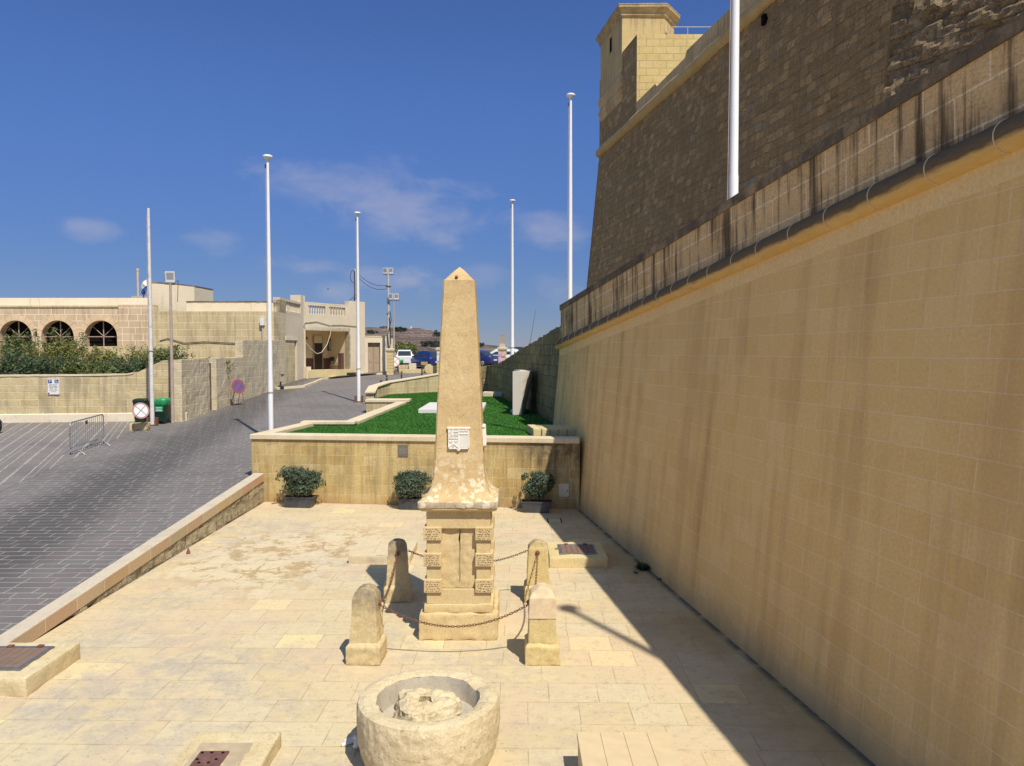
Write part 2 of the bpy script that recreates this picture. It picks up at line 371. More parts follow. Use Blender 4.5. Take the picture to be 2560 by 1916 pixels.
M_garden = masonry('garden_wall_stone', [(.56, .44, .23), (.64, .52, .30), (.60, .48, .26), (.66, .55, .34)], .95, .30, .016, (.74, .65, .46), .8, .45, (.34, .27, .16), .4, (.22, .18, .12), None, .7, .03, .25, .3, .02, None, .75)
M_side = masonry('street_wall_stone', [(.62, .52, .34), (.68, .58, .40), (.64, .54, .36)], .62, .30, .018, (.76, .67, .50), .8, .3, (.40, .33, .23), .28, (.2, .17, .13), None, .7, .03, .2, .3, .02)
M_rubble = masonry('mossy_rubble', [(.30, .24, .12), (.38, .30, .15), (.34, .28, .14), (.42, .32, .16), (.28, .24, .13)], .55, .36, .014, (.16, .13, .08), .75, .6, (.14, .13, .065), .5, (.09, .08, .05), None, 1.0, .05, .2, .5, .05, [(.93, (.48, .37, .2))], .7, 0, .3)
M_arcade = masonry('pink_arcade_stone', [(.60, .44, .28), (.67, .51, .34), (.63, .48, .31), (.58, .45, .28)], .80, .40, .028, (.80, .68, .50), .9, .3, (.42, .34, .24), .3, (.24, .2, .15), None, .4, .02, 0, 0, .008, None, .8)
M_brownwall = masonry('ochre_wall_stone', [(.60, .48, .26), (.66, .54, .32), (.63, .51, .29), (.57, .45, .25)], 1.0, .42, .020, (.76, .66, .46), .8, .4, (.38, .31, .20), .3, (.15, .13, .1), None, .5, .02, .2, .2, .02)
M_voussoir = plain('arch_voussoir_stone', (.66, .49, .31), .9, var=.14, scale=1.5)
def plaster(name, a, b, crack=.3, dcol=(.42, .34, .22), grain=.08, s=1.0):
    t = NT(name); v = t.tc('Object'); n1 = t.noise(v, .9 * s, 7, .65); n2 = t.noise(v, 6 * s, 6, .7); n3 = t.noise(v, 40, 3)
    st = t.noise(t.vmul(v, (4, 4, .35)), 1, 5, .6)
    c = t.ramp(n1, [(.3, a), (.7, b)])
    c = t.mix(t.rng(n2, .55, .72, 0, crack), c, dcol); c = t.mix(t.rng(st, .55, .72, 0, crack), c, dcol)
    c = t.mix(1., c, t.ramp(n3, [(.3, (1 - grain,) * 3), (.7, (1,) * 3)]), 'MULTIPLY')
    return t.done(c, .9, t.math('ADD', n2, t.math('MULTIPLY', n3, .4)), .35, .012, 0, .15)
M_white = plaster('cream_plaster', (.70, .60, .43), (.76, .67, .51))
M_strip = plaster('white_roof_plaster', (.70, .60, .44), (.78, .69, .53), .5, (.45, .37, .26))
M_house = plaster('house_plaster', (.62, .53, .38), (.72, .62, .46), .35, (.45, .37, .25))
M_porch = plaster('porch_plaster', (.68, .56, .34), (.72, .60, .38), .15)
M_cop = rock('pale_coping', [(.60, .50, .33), (.68, .57, .39), (.72, .62, .45)], 1.4, .25, (.42, .33, .2), .35, .008, .15)
M_kerb = masonry('kerb_coping_slabs', [(.56, .42, .22), (.46, .37, .24), (.56, .34, .21), (.52, .42, .27), (.60, .45, .24), (.50, .33, .20)], .62, 3.0, .008, (.72, .62, .45), .8, .35, (.36, .28, .18), 0, (.1, .1, .1), None, .4, .012, 0, 0, .0, None, 1.3)
M_kerbtop = rock('kerb_top_worn', [(.50, .43, .33), (.56, .49, .38), (.53, .46, .36)], 1.4, .35, (.36, .30, .22), .4, .01, .15)
M_kerbrub = masonry('kerb_rubble', [(.50, .42, .28), (.58, .49, .33), (.62, .53, .36)], .5, .3, .03, (.36, .29, .18), .8, .6, (.30, .24, .15), 0, (.1, .1, .1), None, 1.0, .06, .5, .8, .12)
OB = [(.60, .46, .24), (.64, .50, .27), (.60, .45, .22)]
M_ob = rock('obelisk_stone', OB, 1.6, .38, (.40, .29, .15), .5, .010, .45, (12., (.78, .68, .48), .75, 1.9, 2.3), None)
M_obshaft = rock('obelisk_shaft_stone', [(.54, .38, .19), (.60, .44, .225), (.68, .53, .30)], 1.3, .36, (.36, .26, .13), .6, .012, .8, (11., (.80, .71, .52), .85, 2.75, 2.15), None)
M_obcap = rock('obelisk_cap_stone', [(.40, .33, .23), (.52, .42, .28), (.62, .52, .37)], 2.6, .75, (.22, .18, .13), .7, .012, .6, (7., (.80, .73, .56), .85), None)
M_bol = rock('bollard_stone', [(.54, .42, .22), (.62, .50, .28), (.60, .47, .25)], 1.6, .42, (.28, .22, .14), .7, .014, .8, None, (.55, .85, .75, (.20, .17, .13)))
M_bol2 = rock('bollard_yellow_stone', [(.58, .45, .20), (.64, .51, .25), (.62, .48, .22)], 1.6, .3, (.33, .26, .13), .7, .014, .9, None, (.78, .9, .55, (.26, .21, .16)))
M_basin = rock('quern_stone', [(.58, .47, .28), (.66, .55, .35), (.70, .60, .40)], 2.0, .38, (.36, .28, .17), .8, .02, .7)
M_basin_in = rock('quern_inner', [(.42, .37, .29), (.50, .44, .34), (.54, .46, .33)], 2.0, .3, (.3, .26, .2), .5, .01, .3)
M_slab = rock('slab_stone', [(.56, .46, .30), (.64, .54, .36), (.60, .49, .32)], 2.2, .45, (.45, .37, .25), .4, .01, .3)
M_slabrough = rock('rough_slab_stone', [(.58, .46, .24), (.66, .54, .32), (.70, .60, .38)], 2.6, .5, (.42, .30, .2), .8, .02, 1.0)
M_ochre = rock('ochre_block_stone', [(.58, .45, .2), (.64, .52, .27), (.66, .55, .32)], 1.2, .2, (.4, .3, .16), .5, .01, .4)
M_marble = plain('white_shield_marble', (.80, .77, .70), .6, var=.05, scale=9, bstr=.15, dirt=((.6, .55, .45), .3))
M_pinkplate = plain('pinkish_repair_stone', (.64, .50, .32), .9, var=.16, scale=6, bstr=.5, dirt=((.45, .29, .16), .7))
M_relief = plain('relief_shadow_marble', (.62, .58, .50), .7, var=.1)
def travertine():
    t = NT('travertine'); v = t.tc('Object'); st = t.noise(t.vmul(v, (1.2, 1.2, 16)), 2.2, 6, .7); g = t.noise(v, 30, 4)
    c = t.ramp(st, [(.3, (.52, .46, .38)), (.5, (.66, .60, .51)), (.7, (.58, .52, .43))])
    return t.done(c, .7, t.math('ADD', st, t.math('MULTIPLY', g, .3)), .3, .006)
M_trav = travertine()
M_slabwhite = plain('white_slab_marble', (.66, .64, .60), .6, var=.06, scale=3)
def wood(name, a, b, s=1.):
    t = NT(name); v = t.tc('Object'); g = t.noise(t.vmul(v, (3 * s, 30 * s, 3 * s)), 1.5, 6, .65); g2 = t.noise(v, 3, 4)
    c = t.ramp(t.math('ADD', t.math('MULTIPLY', g, .7), t.math('MULTIPLY', g2, .3)), [(.3, a), (.7, b)])
    return t.done(c, .75, g, .3, .005)
M_lid = wood('weathered_brown_wood', (.15, .095, .07), (.26, .18, .135))
M_door = wood('old_wood_door', (.30, .22, .15), (.46, .36, .26))
M_darkdoor = plain('dark_brown_door', (.035, .022, .016), .5)
M_gate = plain('brown_iron_gate', (.12, .085, .075), .6, var=.2)
M_iron = plain('grey_iron_frame', (.22, .22, .23), .45, .6, var=.2, scale=12)
M_rust = plain('rusty_iron', (.20, .095, .06), .85, .2, var=.35, scale=22, bstr=.4, dirt=((.08, .045, .035), .7))
M_rustplate = plain('rusty_cover_plate', (.17, .085, .07), .8, .2, var=.25, scale=14, bstr=.3)
M_cable = plain('black_cable', (.02, .02, .022), .6)
M_cablew = plain('pale_cable', (.55, .48, .36), .6)
M_pole = plain('white_pole_paint', (.80, .80, .80), .35, var=.03, scale=3, dirt=((.6, .57, .52), .18))
M_poleold = plain('flaking_white_pole_paint', (.66, .64, .61), .5, var=.08, scale=5, dirt=((.24, .18, .14), .8))
M_lamppole = plain('pinkish_lamp_pole', (.42, .33, .27), .7, var=.14, scale=5, dirt=((.25, .18, .13), .6))
M_concpole = plain('grey_concrete_pole', (.46, .41, .36), .85, var=.1, scale=4)
M_lampbox = plain('pale_grey_housing', (.70, .72, .70), .45, var=.04)
M_glass = plain('dark_glass', (.03, .035, .04), .08, spec=.8, var=.1)
M_lens = plain('lamp_glass', (.30, .32, .33), .15, spec=.7)
M_black = plain('black_plastic', (.02, .02, .021), .5)
M_void = plain('dark_interior', (.012, .009, .007), .9, spec=.05)
M_galv = plain('galvanised_steel', (.38, .40, .41), .42, .75, var=.12, scale=15)
M_darksteel = plain('dark_steel', (.10, .09, .085), .5, .5, var=.2)
M_bin = plain('dark_green_bin', (.007, .026, .019), .42, var=.15, scale=4, dirt=((.05, .08, .06), .35))
M_binliner = plain('bright_green_liner', (.03, .30, .11), .35, var=.2, scale=14, bstr=.4)
M_binlabel = plain('green_label', (.02, .24, .11), .5)
M_labelw = plain('pale_label_print', (.55, .68, .58), .5)
M_signw = plain('white_sign_face', (.74, .72, .70), .5, var=.04, dirt=((.55, .5, .46), .35))
M_signpink = plain('faded_red_ring', (.42, .22, .20), .6, var=.1, scale=6)
M_signx = plain('faded_grey_cross', (.25, .24, .29), .6)
M_signred = plain('red_sign_rim', (.34, .07, .06), .5, var=.1)
M_signblue = plain('dull_blue_sign', (.10, .09, .24), .5, var=.15)
M_signblue2 = plain('blue_sign_square', (.02, .05, .22), .5)
M_ink = plain('black_ink', (.03, .03, .03), .6)
M_pot = plain('charcoal_plastic_pot', (.055, .058, .065), .55, var=.12, scale=6, dirt=((.2, .19, .17), .35))
M_soil = plain('dry_soil', (.10, .07, .045), .95, var=.3, scale=20, bstr=.5)
M_utilbox = plain('pale_utility_cover', (.62, .60, .48), .5, var=.03)
M_plaque = plain('grey_bronze_plaque', (.20, .17, .14), .5, .3, var=.18, scale=20)
M_cat = plain('white_cat_fur', (.72, .69, .65), .9, var=.05, scale=20, bstr=.3)
M_catpink = plain('cat_pink_skin', (.55, .33, .29), .7)
M_mortarline = plain('joint_mortar', (.66, .54, .36), .9)
def leaves(name, cols, rough=.5):
    t = NT(name); g = t.n('ShaderNodeNewGeometry'); r = g.outputs['Random Per Island']
    c = t.ramp(r, [(i / (len(cols) - 1), k) for i, k in enumerate(cols)])
    t.done(c, rough, spec=.25)
    t.b.inputs['Subsurface Weight'].default_value = 0
    tr = t.n('ShaderNodeBsdfTranslucent'); t.put(tr.inputs[0], c); ms = t.n('ShaderNodeMixShader'); ms.inputs[0].default_value = .25
    t.t.links.new(t.b.outputs[0], ms.inputs[1]); t.t.links.new(tr.outputs[0], ms.inputs[2]); t.t.links.new(ms.outputs[0], t.out.inputs[0])
    return t.m
M_leafgrey = leaves('grey_green_leaves', [(.06, .09, .05), (.11, .15, .095), (.085, .12, .07), (.18, .22, .15)])
M_leafbush = leaves('scrub_leaves', [(.07, .105, .035), (.11, .15, .045), (.15, .18, .055), (.22, .22, .07), (.08, .125, .06)])
M_leafdark = leaves('dark_scrub_leaves', [(.05, .08, .035), (.085, .125, .05), (.08, .13, .075), (.15, .16, .06)])
M_leafyel = leaves('yellowing_scrub_leaves', [(.14, .17, .045), (.24, .23, .06), (.18, .20, .055), (.30, .26, .09)])
M_leafweed = leaves('weed_leaves', [(.03, .06, .02), (.05, .09, .03)])
M_twig = plain('brown_twig', (.13, .09, .06), .9)
M_grass = leaves('turf_blades', [(.038, .15, .014), (.048, .18, .018), (.06, .205, .025), (.042, .16, .016), (.095, .19, .035)], .55)
def car_paint(name, col): 
    t = NT(name); t.put(t.b.inputs['Coat Weight'], .6); t.put(t.b.inputs['Coat Roughness'], .06)
    v = t.noise(t.tc('Object'), 3, 4); c = t.mix(t.rng(v, .5, .8, 0, .15), col, tuple(k * .8 + .05 for k in col))
    return t.done(c, .3, spec=.5)
M_blue = car_paint('metallic_blue_paint', (.006, .02, .15)); M_navy = car_paint('navy_paint', (.010, .02, .12)); M_whitecar = car_paint('white_car_paint', (.72, .73, .74)); M_silver = car_paint('silver_paint', (.60, .65, .66)); M_grey = car_paint('dark_grey_paint', (.03, .035, .04))
M_tyre = plain('tyre_rubber', (.018, .018, .018), .85); M_rim = plain('alloy_rim', (.45, .45, .46), .35, .8); M_tail = plain('red_lamp_lens', (.30, .015, .012), .2); M_plate = plain('white_number_plate', (.7, .7, .68), .4)
M_red = plain('red_plastic', (.5, .03, .02), .5); M_cardboard = plain('brown_board', (.42, .28, .13), .8)
# ================================================================= GROUND
def mat_plaza():
    t = NT('plaza_paving'); uv = t.tc('UV'); v = t.map(uv, rot=(0, 0, R(1.0)), loc=(.3, .11, 0))
    d = t.noise(v, .8, 2, .5, out=1); wv = t.vadd(v, t.vmul(t.vadd(d, (-.5, -.5, -.5)), (.05, .03, 0)))
    rnd, mf = t.brick(wv, .58, .52, .006, .4, 1.55, 3, .43, 2)
    big = t.noise(v, .38, 6, .62); med = t.noise(v, 2.6, 7, .68); fine = t.noise(v, 22, 7, .7); mic = t.noise(v, 90, 3, .6)
    c = t.ramp(rnd, [(0, (.59, .485, .295)), (.3, (.62, .52, .325)), (.55, (.605, .485, .285)), (.8, (.63, .535, .345)), (1, (.60, .495, .31))])
    newm = t.rng(rnd, .945, .95)
    c = t.mix(t.math('MULTIPLY', newm, .95), c, (.74, .61, .33))
    ox, oy, _ = t.sep(uv)
    # worn grey areas
    gm = t.math('MULTIPLY', t.rng(big, .42, .60), t.rng(med, .38, .58))
    left = t.rng(ox, 0., -6., .6, 1.)
    c = t.mix(t.math('MULTIPLY', t.math('MULTIPLY', gm, left), .85), c, (.45, .395, .325))
    med2 = t.noise(v, 7.5, 8, .75); c = t.mix(t.rng(med2, .51, .66, 0, .55), c, (.40, .325, .22)); c = t.mix(t.rng(med2, .46, .34, 0, .4), c, (.72, .62, .45))
    c = t.mix(t.rng(t.noise(v, .55, 3, .5), .45, .62, 0, .35), c, (.66, .48, .33))
    c = t.mix(t.math('MULTIPLY', t.rng(fine, .56, .66), t.math('MULTIPLY', t.rng(med, .42, .56), .8)), c, (.30, .24, .16))
    # pale lime crust and brown worn hollows by the low wall
    dx = t.math('DIVIDE', t.math('ADD', ox, 4.6), 2.5); dy = t.math('DIVIDE', t.math('SUBTRACT', oy, 15.4), 2.9)
    rr = t.math('SQRT', t.math('ADD', t.math('MULTIPLY', dx, dx), t.math('MULTIPLY', dy, dy)))
    zone = t.rng(t.math('ADD', rr, t.math('MULTIPLY', t.math('SUBTRACT', big, .5), 1.6)), 1.15, .45)
    ve = t.vor(t.vadd(v, t.vmul(t.noise(v, 3, 3, out=1), (.25, .25, 0))), 2.6, 'DISTANCE_TO_EDGE'); crk = t.math('MULTIPLY', t.rng(ve, .07, .02), t.rng(t.noise(v, 1.1, 3), .45, .6)); worn = t.math('MULTIPLY', zone, t.math('MAXIMUM', t.math('MULTIPLY', crk, 1.0), t.math('MULTIPLY', t.rng(t.noise(v, 1.9, 7, .72), .50, .57), t.rng(t.noise(v, 9, 5, .7), .3, .55, .35, 1))))
    c = t.mix(t.math('MULTIPLY', worn, .8), c, (.40, .27, .125))
    c = t.mix(t.math('MULTIPLY', t.math('MULTIPLY', zone, t.math('SUBTRACT', 1, worn)), .45), c, (.70, .60, .42))
    # mossy yellow damp band along the big wall's foot, colour deepened to warm its shade
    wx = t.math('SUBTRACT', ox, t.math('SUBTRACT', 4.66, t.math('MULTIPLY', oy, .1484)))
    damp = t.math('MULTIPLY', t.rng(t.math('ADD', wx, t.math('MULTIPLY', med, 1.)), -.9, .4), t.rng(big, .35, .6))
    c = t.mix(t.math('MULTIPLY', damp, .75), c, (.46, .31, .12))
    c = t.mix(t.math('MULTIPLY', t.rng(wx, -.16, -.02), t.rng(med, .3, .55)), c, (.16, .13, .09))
    jm = t.math('MULTIPLY', mf, t.rng(t.noise(v, 3.1, 5, .7), .38, .60, .15, 1))
    c = t.mix(t.math('MULTIPLY', jm, .62), c, (.29, .22, .13))
    pits = t.rng(t.vor(v, 19, rnd=1), .05, .17); pz = t.math('MULTIPLY', t.math('SUBTRACT', 1, pits), t.math('MAXIMUM', newm, t.rng(med, .5, .6)))
    c = t.mix(t.math('MULTIPLY', pz, .6), c, (.28, .21, .12))
    c = t.mix(1., c, t.ramp(mic, [(.3, (.86,) * 3), (.7, (1.03,) * 3)]), 'MULTIPLY')
    h = t.math('ADD', t.math('MULTIPLY', fine, .5), t.math('MULTIPLY', med, .35))
    h = t.math('SUBTRACT', h, t.math('MULTIPLY', jm, .8)); h = t.math('SUBTRACT', h, t.math('MULTIPLY', pz, .5)); h = t.math('SUBTRACT', h, t.math('MULTIPLY', worn, .5))
    h = t.math('ADD', h, t.math('MULTIPLY', rnd, .25))
    return t.done(c, .93, h, .55, .016, 0, .12)
def mat_street(name, rot, w, h, ms, base, mort, sq=1.25, mf0=.75, bold=None):
    t = NT(name); uv = t.tc('UV'); v = t.map(uv, rot=(0, 0, rot))
    d = t.noise(v, 2.2, 2, .5, out=1); wv = t.vadd(v, t.vmul(t.vadd(d, (-.5, -.5, -.5)), (.07, .05, 0)))
    rnd, mf = t.brick(wv, w, h, ms, .3, sq, 3)
    big = t.noise(uv, .30, 6, .6); med = t.noise(uv, 2.4, 6, .66); fine = t.noise(uv, 34, 5, .7)
    c = t.ramp(rnd, [(0, tuple(k * .92 for k in base)), (.3, tuple(k * 1.0 for k in base)), (.5, (base[0] * 1.08, base[1] * .98, base[2] * .98)), (.75, tuple(k * 1.03 for k in base)), (1, (base[0] * 1.08, base[1] * 1.10, base[2] * 1.08))])
    c = t.mix(t.rng(big, .46, .66, 0, .5), c, tuple(k * .6 for k in base)); c = t.mix(t.rng(med, .5, .75, 0, .4), c, tuple(k * 1.5 for k in base))
    c = t.mix(t.rng(fine, .58, .72, 0, .45), c, tuple(min(.4, k * 2.1) for k in base))
    tx = t.math('ADD', t.math('ADD', t.sep(uv)[0], t.math('MULTIPLY', t.math('SUBTRACT', t.sep(uv)[1], 14), .14)), t.math('MULTIPLY', t.math('SUBTRACT', big, .5), 2.0)); tr_ = t.math('MULTIPLY', t.rng(tx, -11.6, -10.), t.rng(tx, -7.9, -9.2)); c = t.mix(t.math('MULTIPLY', tr_, .8), c, tuple(k * .42 for k in base))
    ol = t.noise(t.vmul(uv, (1, .5, 1)), 1.3, 5, .7); c = t.mix(t.rng(ol, .60, .72, 0, .5), c, tuple(k * .45 for k in base))
    mm = t.math('MULTIPLY', mf, t.rng(t.noise(uv, 1.1, 4), .30, .58, .35, mf0)); c = t.mix(mm, c, mort)
    if bold:
        _, bf = t.brick(wv, bold[0], bold[1], bold[2], .2, 1.0, 2); c = t.mix(t.math('MULTIPLY', bf, t.rng(t.noise(uv, 1.7, 5, .7), .32, .58, .15, .7)), c, bold[3])
    hh = t.math('SUBTRACT', t.math('ADD', t.math('MULTIPLY', fine, .4), t.math('MULTIPLY', rnd, .3)), t.math('MULTIPLY', mf, .5))
    return t.done(c, .68, hh, .5, .012, 0, .35)
M_plaza = mat_plaza()
M_street = mat_street('street_setts', R(0), .46, .24, .012, (.158, .146, .138), (.42, .385, .35))
M_bay = mat_street('parking_setts', R(68), .31, .62, .012, (.180, .165, .152), (.44, .40, .36), 1.0, .8, bold=(40., .41, .015, (.56, .52, .48)))
M_pave = mat_street('pavement_setts', R(30), .5, .25, .012, (.17, .16, .15), (.38, .35, .31))
M_earth = plain('dry_earth', (.30, .24, .15), .95, var=.25, scale=.4)
o = MB().face([(-5000, -600, -.62), (5000, -600, -.62), (5000, 5000, -.62), (-5000, 5000, -.62)]).build('ground', M_earth); struct(o)
# plaza
rows = [[(x, y, 0) for x in [-6.70 + i * (11.6 / 24) for i in range(25)]] for y in [-9 + j * 1.0 for j in range(31)]]
o = MB().grid(rows, smooth=False).build('plaza', M_plaza); struct(o)
# street
def sgrid(x0, x1, y0, y1, dz=0., st=3.): 
    nx = max(1, int((x1 - x0) / st)); ny = max(1, int((y1 - y0) / st))
    return MB().grid([[(x0 + (x1 - x0) * i / nx, y0 + (y1 - y0) * j / ny, SZ(y0 + (y1 - y0) * j / ny) + dz) for i in range(nx + 1)] for j in range(ny + 1)], smooth=False)
m = sgrid(-70, -6.98, -14, 20.7); n = sgrid(-70, 14, 20.7, 150); m.face([(0, 0, -50)] * 3) if False else None
b = len(m.v); m.v += n.v; m.f += [[i + b for i in f] for f in n.f]; m.sm += n.sm
o = m.build('street', M_street); struct(o)
BX = lambda y: -12.8 - .165 * (y - 19.)
rows = [[(BX(y) + (-45 - BX(y)) * (1 - k / 6), y, SZ(y) + .004) for k in range(7)] for y in [4 + i * 1.4 for i in range(21)]]
o = MB().grid(rows, smooth=False).build('parking_bay', M_bay); struct(o)
# ================================================================= LOWER RAMP WALL
WX = lambda y, z=0.: 1.69 - .1484 * (y - 20.01) + .09 * z
ZM = lambda y: 4.25 + .0905 * (24.2 - y)
YE = 23.85
YS = [-7 + i * (YE + 7) / 40 for i in range(41)]
root = thing('ramp_wall', 'tall honey coloured ashlar wall with roll moulding and black streaked parapet rising on the right', 'wall', (3, 10, 0))
root.location = (0, 0, 0)
zb = lambda y: ZM(y) - .20
m = MB(); NZ = 14
m.grid([[(WX(y, -.3 + (zb(y) + .3) * k / NZ), y, -.3 + (zb(y) + .3) * k / NZ) for k in range(NZ + 1)] for y in YS], smooth=False, flip=True)
m.face([(WX(YE, -.3), YE, -.3), (WX(YE, -.3) + 1.2, YE, -.3), (WX(YE, zb(YE)) + 1, YE, zb(YE)), (WX(YE, zb(YE)), YE, zb(YE))][::-1])
m.build('wall_face', M_ramp, root)
# fillet, roll, parapet, coping
PH = lambda y: (1.0 + .0148 * (y - 7)) / 1.30
def ribbon(y0, y1, prof, n=60, cap=True, tall=False):
    # prof: list of (dx outward(-x), dz relative to ZM)
    rows = []
    for i in range(n + 1):
        y = y0 + (y1 - y0) * i / n; x = WX(y, ZM(y))
        rows.append([(x - a, y, ZM(y) + (b * PH(y) if b > .11 and tall else b)) for a, b in prof])
    m = MB().grid(rows, False, False)
    if cap: m.face(rows[-1]); m.face(rows[0][::-1])
    return m
m = ribbon(-7, YE + .02, [(-.30, -.36), (.035, -.36), (.035, -.135), (-.30, -.135)]); m.build('string_course', M_string, root, rough=dict(maxlen=.35, amp=.008, scale=3, smooth=False))
rr = .145; prof = [(.045 + rr * math.sin(a), rr * -math.cos(a)) for a in [R(-10 + i * 20) for i in range(11)]]; prof = [(-.25, prof[0][1])] + prof + [(-.25, prof[-1][1])]
m = ribbon(-7, YE + .08, prof, 120); 
for s in range(len(m.sm)): m.sm[s] = True
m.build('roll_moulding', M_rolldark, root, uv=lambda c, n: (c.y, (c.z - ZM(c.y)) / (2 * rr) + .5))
jm = MB(); y = -6.3
while y < YE:
    c = Vector((WX(y, ZM(y)), y, ZM(y))); pts = [c + Vector((-(.045 + (rr + .003) * math.sin(a)), 0, (rr + .003) * -math.cos(a))) for a in [R(0 + i * 20) for i in range(10)]]
    jm.tube(pts, .0065, 5); y += .82 + random.uniform(-.05, .05)
jm.build('roll_joints', M_mortarline, root)
def puv(co, n):
    yy = co.y
    if abs(n.y) > .8: return (co.x, co.z - ZM(co.y) - 1.25)
    return (yy, co.z - ZM(yy) - 1.25 * PH(yy))
m = ribbon(-7, YE, [(-.42, .12), (-.01, .12), (.005, 1.10), (-.42, 1.10)], 60, True, True); m.build('parapet', M_parapet, root, uv=puv)
m = ribbon(-7, YE + .02, [(-.46, 1.102), (.03, 1.102), (.03, 1.27), (-.02, 1.30), (-.46, 1.30)], 60, True, True); m.build('coping', M_coping_dark, root, uv=puv, rough=dict(maxlen=.4, amp=.006, scale=4, smooth=False))
# ramp surface and fill
RXR = lambda y: 4.6 + .172 * (42 - y) + 6.
rows = []
for i in range(31):
    y = -12 + i * 2.9; yy = min(y, 60)
    x0 = WX(y, ZM(y)) + .3 if y < YE - 1.5 else 2.35 - .135 * (y - YE)
    rows.append([(x0, y, ZM(yy) + .1), (x0 + 3, y, ZM(yy) + .1), (x0 + 14, y, ZM(yy) + .1)])
rows2 = [[(r[0][0], r[0][1], -.5)] + r for r in rows]
o = MB().grid(rows2, smooth=False).build('ramp', M_kerbtop); struct(o)
# ================================================================= RUBBLE WALL AND GARDEN BACK WALL
LZ = 1.76
def wallrun(mb, pts, th, side=1):
    # pts: (x, y, zbottom, ztop); wall of thickness th on the 'side' (right of travel=+1)
    n = len(pts); off = []
    for i in range(n):
        a = Vector(pts[max(i - 1, 0)][:2]); b = Vector(pts[min(i + 1, n - 1)][:2]); d = (b - a).normalized(); off.append(Vector((d.y, -d.x)) * th * side)
    rows = []
    for p, q in zip(pts, off):
        rows.append([(p[0], p[1], p[2]), (p[0], p[1], p[3]), (p[0] + q.x, p[1] + q.y, p[3]), (p[0] + q.x, p[1] + q.y, p[2])])
    mb.grid(rows, True, False, flip=(side > 0)); mb.face(rows[0] if side < 0 else rows[0][::-1]); mb.face(rows[-1][::-1] if side < 0 else rows[-1])
    return mb
rub = tag(wallrun(MB(), [(1.62, 23.4, 1.2, 4.98), (1.2, 27, 1.2, 4.68), (.62, 31.5, 1.2, 4.33), (-.02, 36, 1.2, 3.93), (-.52, 40, 1.2, 3.55), (-1.0, 43.3, 1.2, 3.36), (-1.5, 45.2, 1.2, 3.27)], .7, 1).build('rubble_wall', M_rubble, rough=dict(maxlen=.28, amp=.05, scale=1.8, smooth=False)),
    'mossy brown rubble retaining wall with a ragged sloping top running beyond the ramp wall', 'wall')
root = thing('garden_back_wall', 'low yellow stone wall closing the far end of the lawn behind the obelisk', 'wall')
wallrun(MB(), [(-1.45, 45.2, 1.2, 3.25), (-1.9, 45.4, 1.2, 3.2), (-4.3, 44.9, 1.2, 2.72), (-6.75, 42.4, 1.2, 2.36), (-7.15, 40.6, 1.2, 2.2), (-6.95, 38.6, 1.2, 2.0)], .4, 1).build('wall_face', M_garden, root)
wallrun(MB(), [(-2.6, 45.22, 3.06, 3.13), (-4.3, 44.84, 2.722, 2.80), (-6.68, 42.40, 2.362, 2.44), (-7.08, 40.6, 2.202, 2.28), (-6.86, 38.5, 2.002, 2.08)], .52, 1).build('coping', M_cop, root, bevel=.015)
MB().box(-1.98, -1.36, 45.0, 45.25, 1.2, 3.24).build('buttress', M_rubble, root)
# ================================================================= PLANTER (garden front) WALL
A = Vector((-7.05, 20.70)); B = Vector((1.74, 19.68)); D = (B - A).normalized(); NN = Vector((D.y, -D.x))  # NN points to camera
PT = 1.70
def pl(u, off, z): p = A + D * u + NN * off; return Vector((p.x, p.y, z))
LEN = (B - A).length
root = thing('planter_wall', 'yellow ashlar retaining wall with pale coping between the plaza and the raised lawn', 'wall')
m = MB(); m.prism([pl(0, 0, 0)[:2], pl(LEN, 0, 0)[:2], pl(LEN, -.45, 0)[:2], pl(.42, -.45, 0)[:2]], -.1, PT)
m.prism([pl(0, 0, 0)[:2], pl(.42, -.45, 0)[:2], (-6.22, 24.3), (-6.62, 24.1)], -.1, PT + .0)
m.build('wall_face', M_retain, root)
m = MB(); m.prism([pl(-.03, .05, 0)[:2], pl(LEN, .05, 0)[:2], pl(LEN, -.47, 0)[:2], pl(.40, -.47, 0)[:2]], PT + .002, PT + .135)
m.build('front_coping', M_cop, root, bevel=.015)
m = MB(); m.prism([pl(-.03, .03, 0)[:2], pl(.40, -.475, 0)[:2], (-6.22, 24.0), (-6.62, 24.15)], PT + .003, PT + .137); m.build('side_coping', M_cop, root, bevel=.015)
m = MB(); m.box(-6.7, -5.0, 24.1, 24.5, .8, 1.78); m.build('return_wall', M_garden, root); m = MB(); m.box(-6.66, -4.95, 24.06, 24.54, 1.782, 1.87); m.build('return_coping', M_cop, root, bevel=.012)
MB().prism([(-5.42, 24.55), (-4.95, 24.55), (-4.75, 34.6), (-5.2, 34.6)], .9, 1.83).build('edge_kerb', M_cop, root, bevel=.012)
o = MB().box(0, 2.0, 0, .95, 0, .13).build('step_slab', M_cop, None, bevel=.02); o.location = (-6.7, 34.9, 1.77); MB().box(.05, 1.95, .05, .9, -.9, -.002).build('base', M_garden, o); tag(o, 'long flat pale stone slab lying at the street edge of the lawn', 'slab')
o2 = MB().box(-.04, 1.9, .15, 1.0, 0, .09).build('step_slab', M_ochre, None, bevel=.02); o2.location = (-6.75, 34.85, 1.68); tag(o2, 'lower ochre stone slab underneath the long pale slab beside the lawn', 'slab')
M_turf = plain('lawn_soil', (.03, .12, .015), .95, var=.3, scale=1.2)
lp = [(-6.6, 21.2), (1.75, 20.2), (1.5, 24), (.9, 29), (-.1, 36), (-1.0, 43.2), (-1.6, 45.2), (-4.3, 44.8), (-6.7, 42.3), (-6.9, 38.6), (-6.0, 35.8), (-4.9, 34.6), (-5.1, 24.5), (-6.2, 24.0)]
o = MB().prism(lp, 1.0, LZ - .03).build('lawn_ground', M_turf); struct(o)
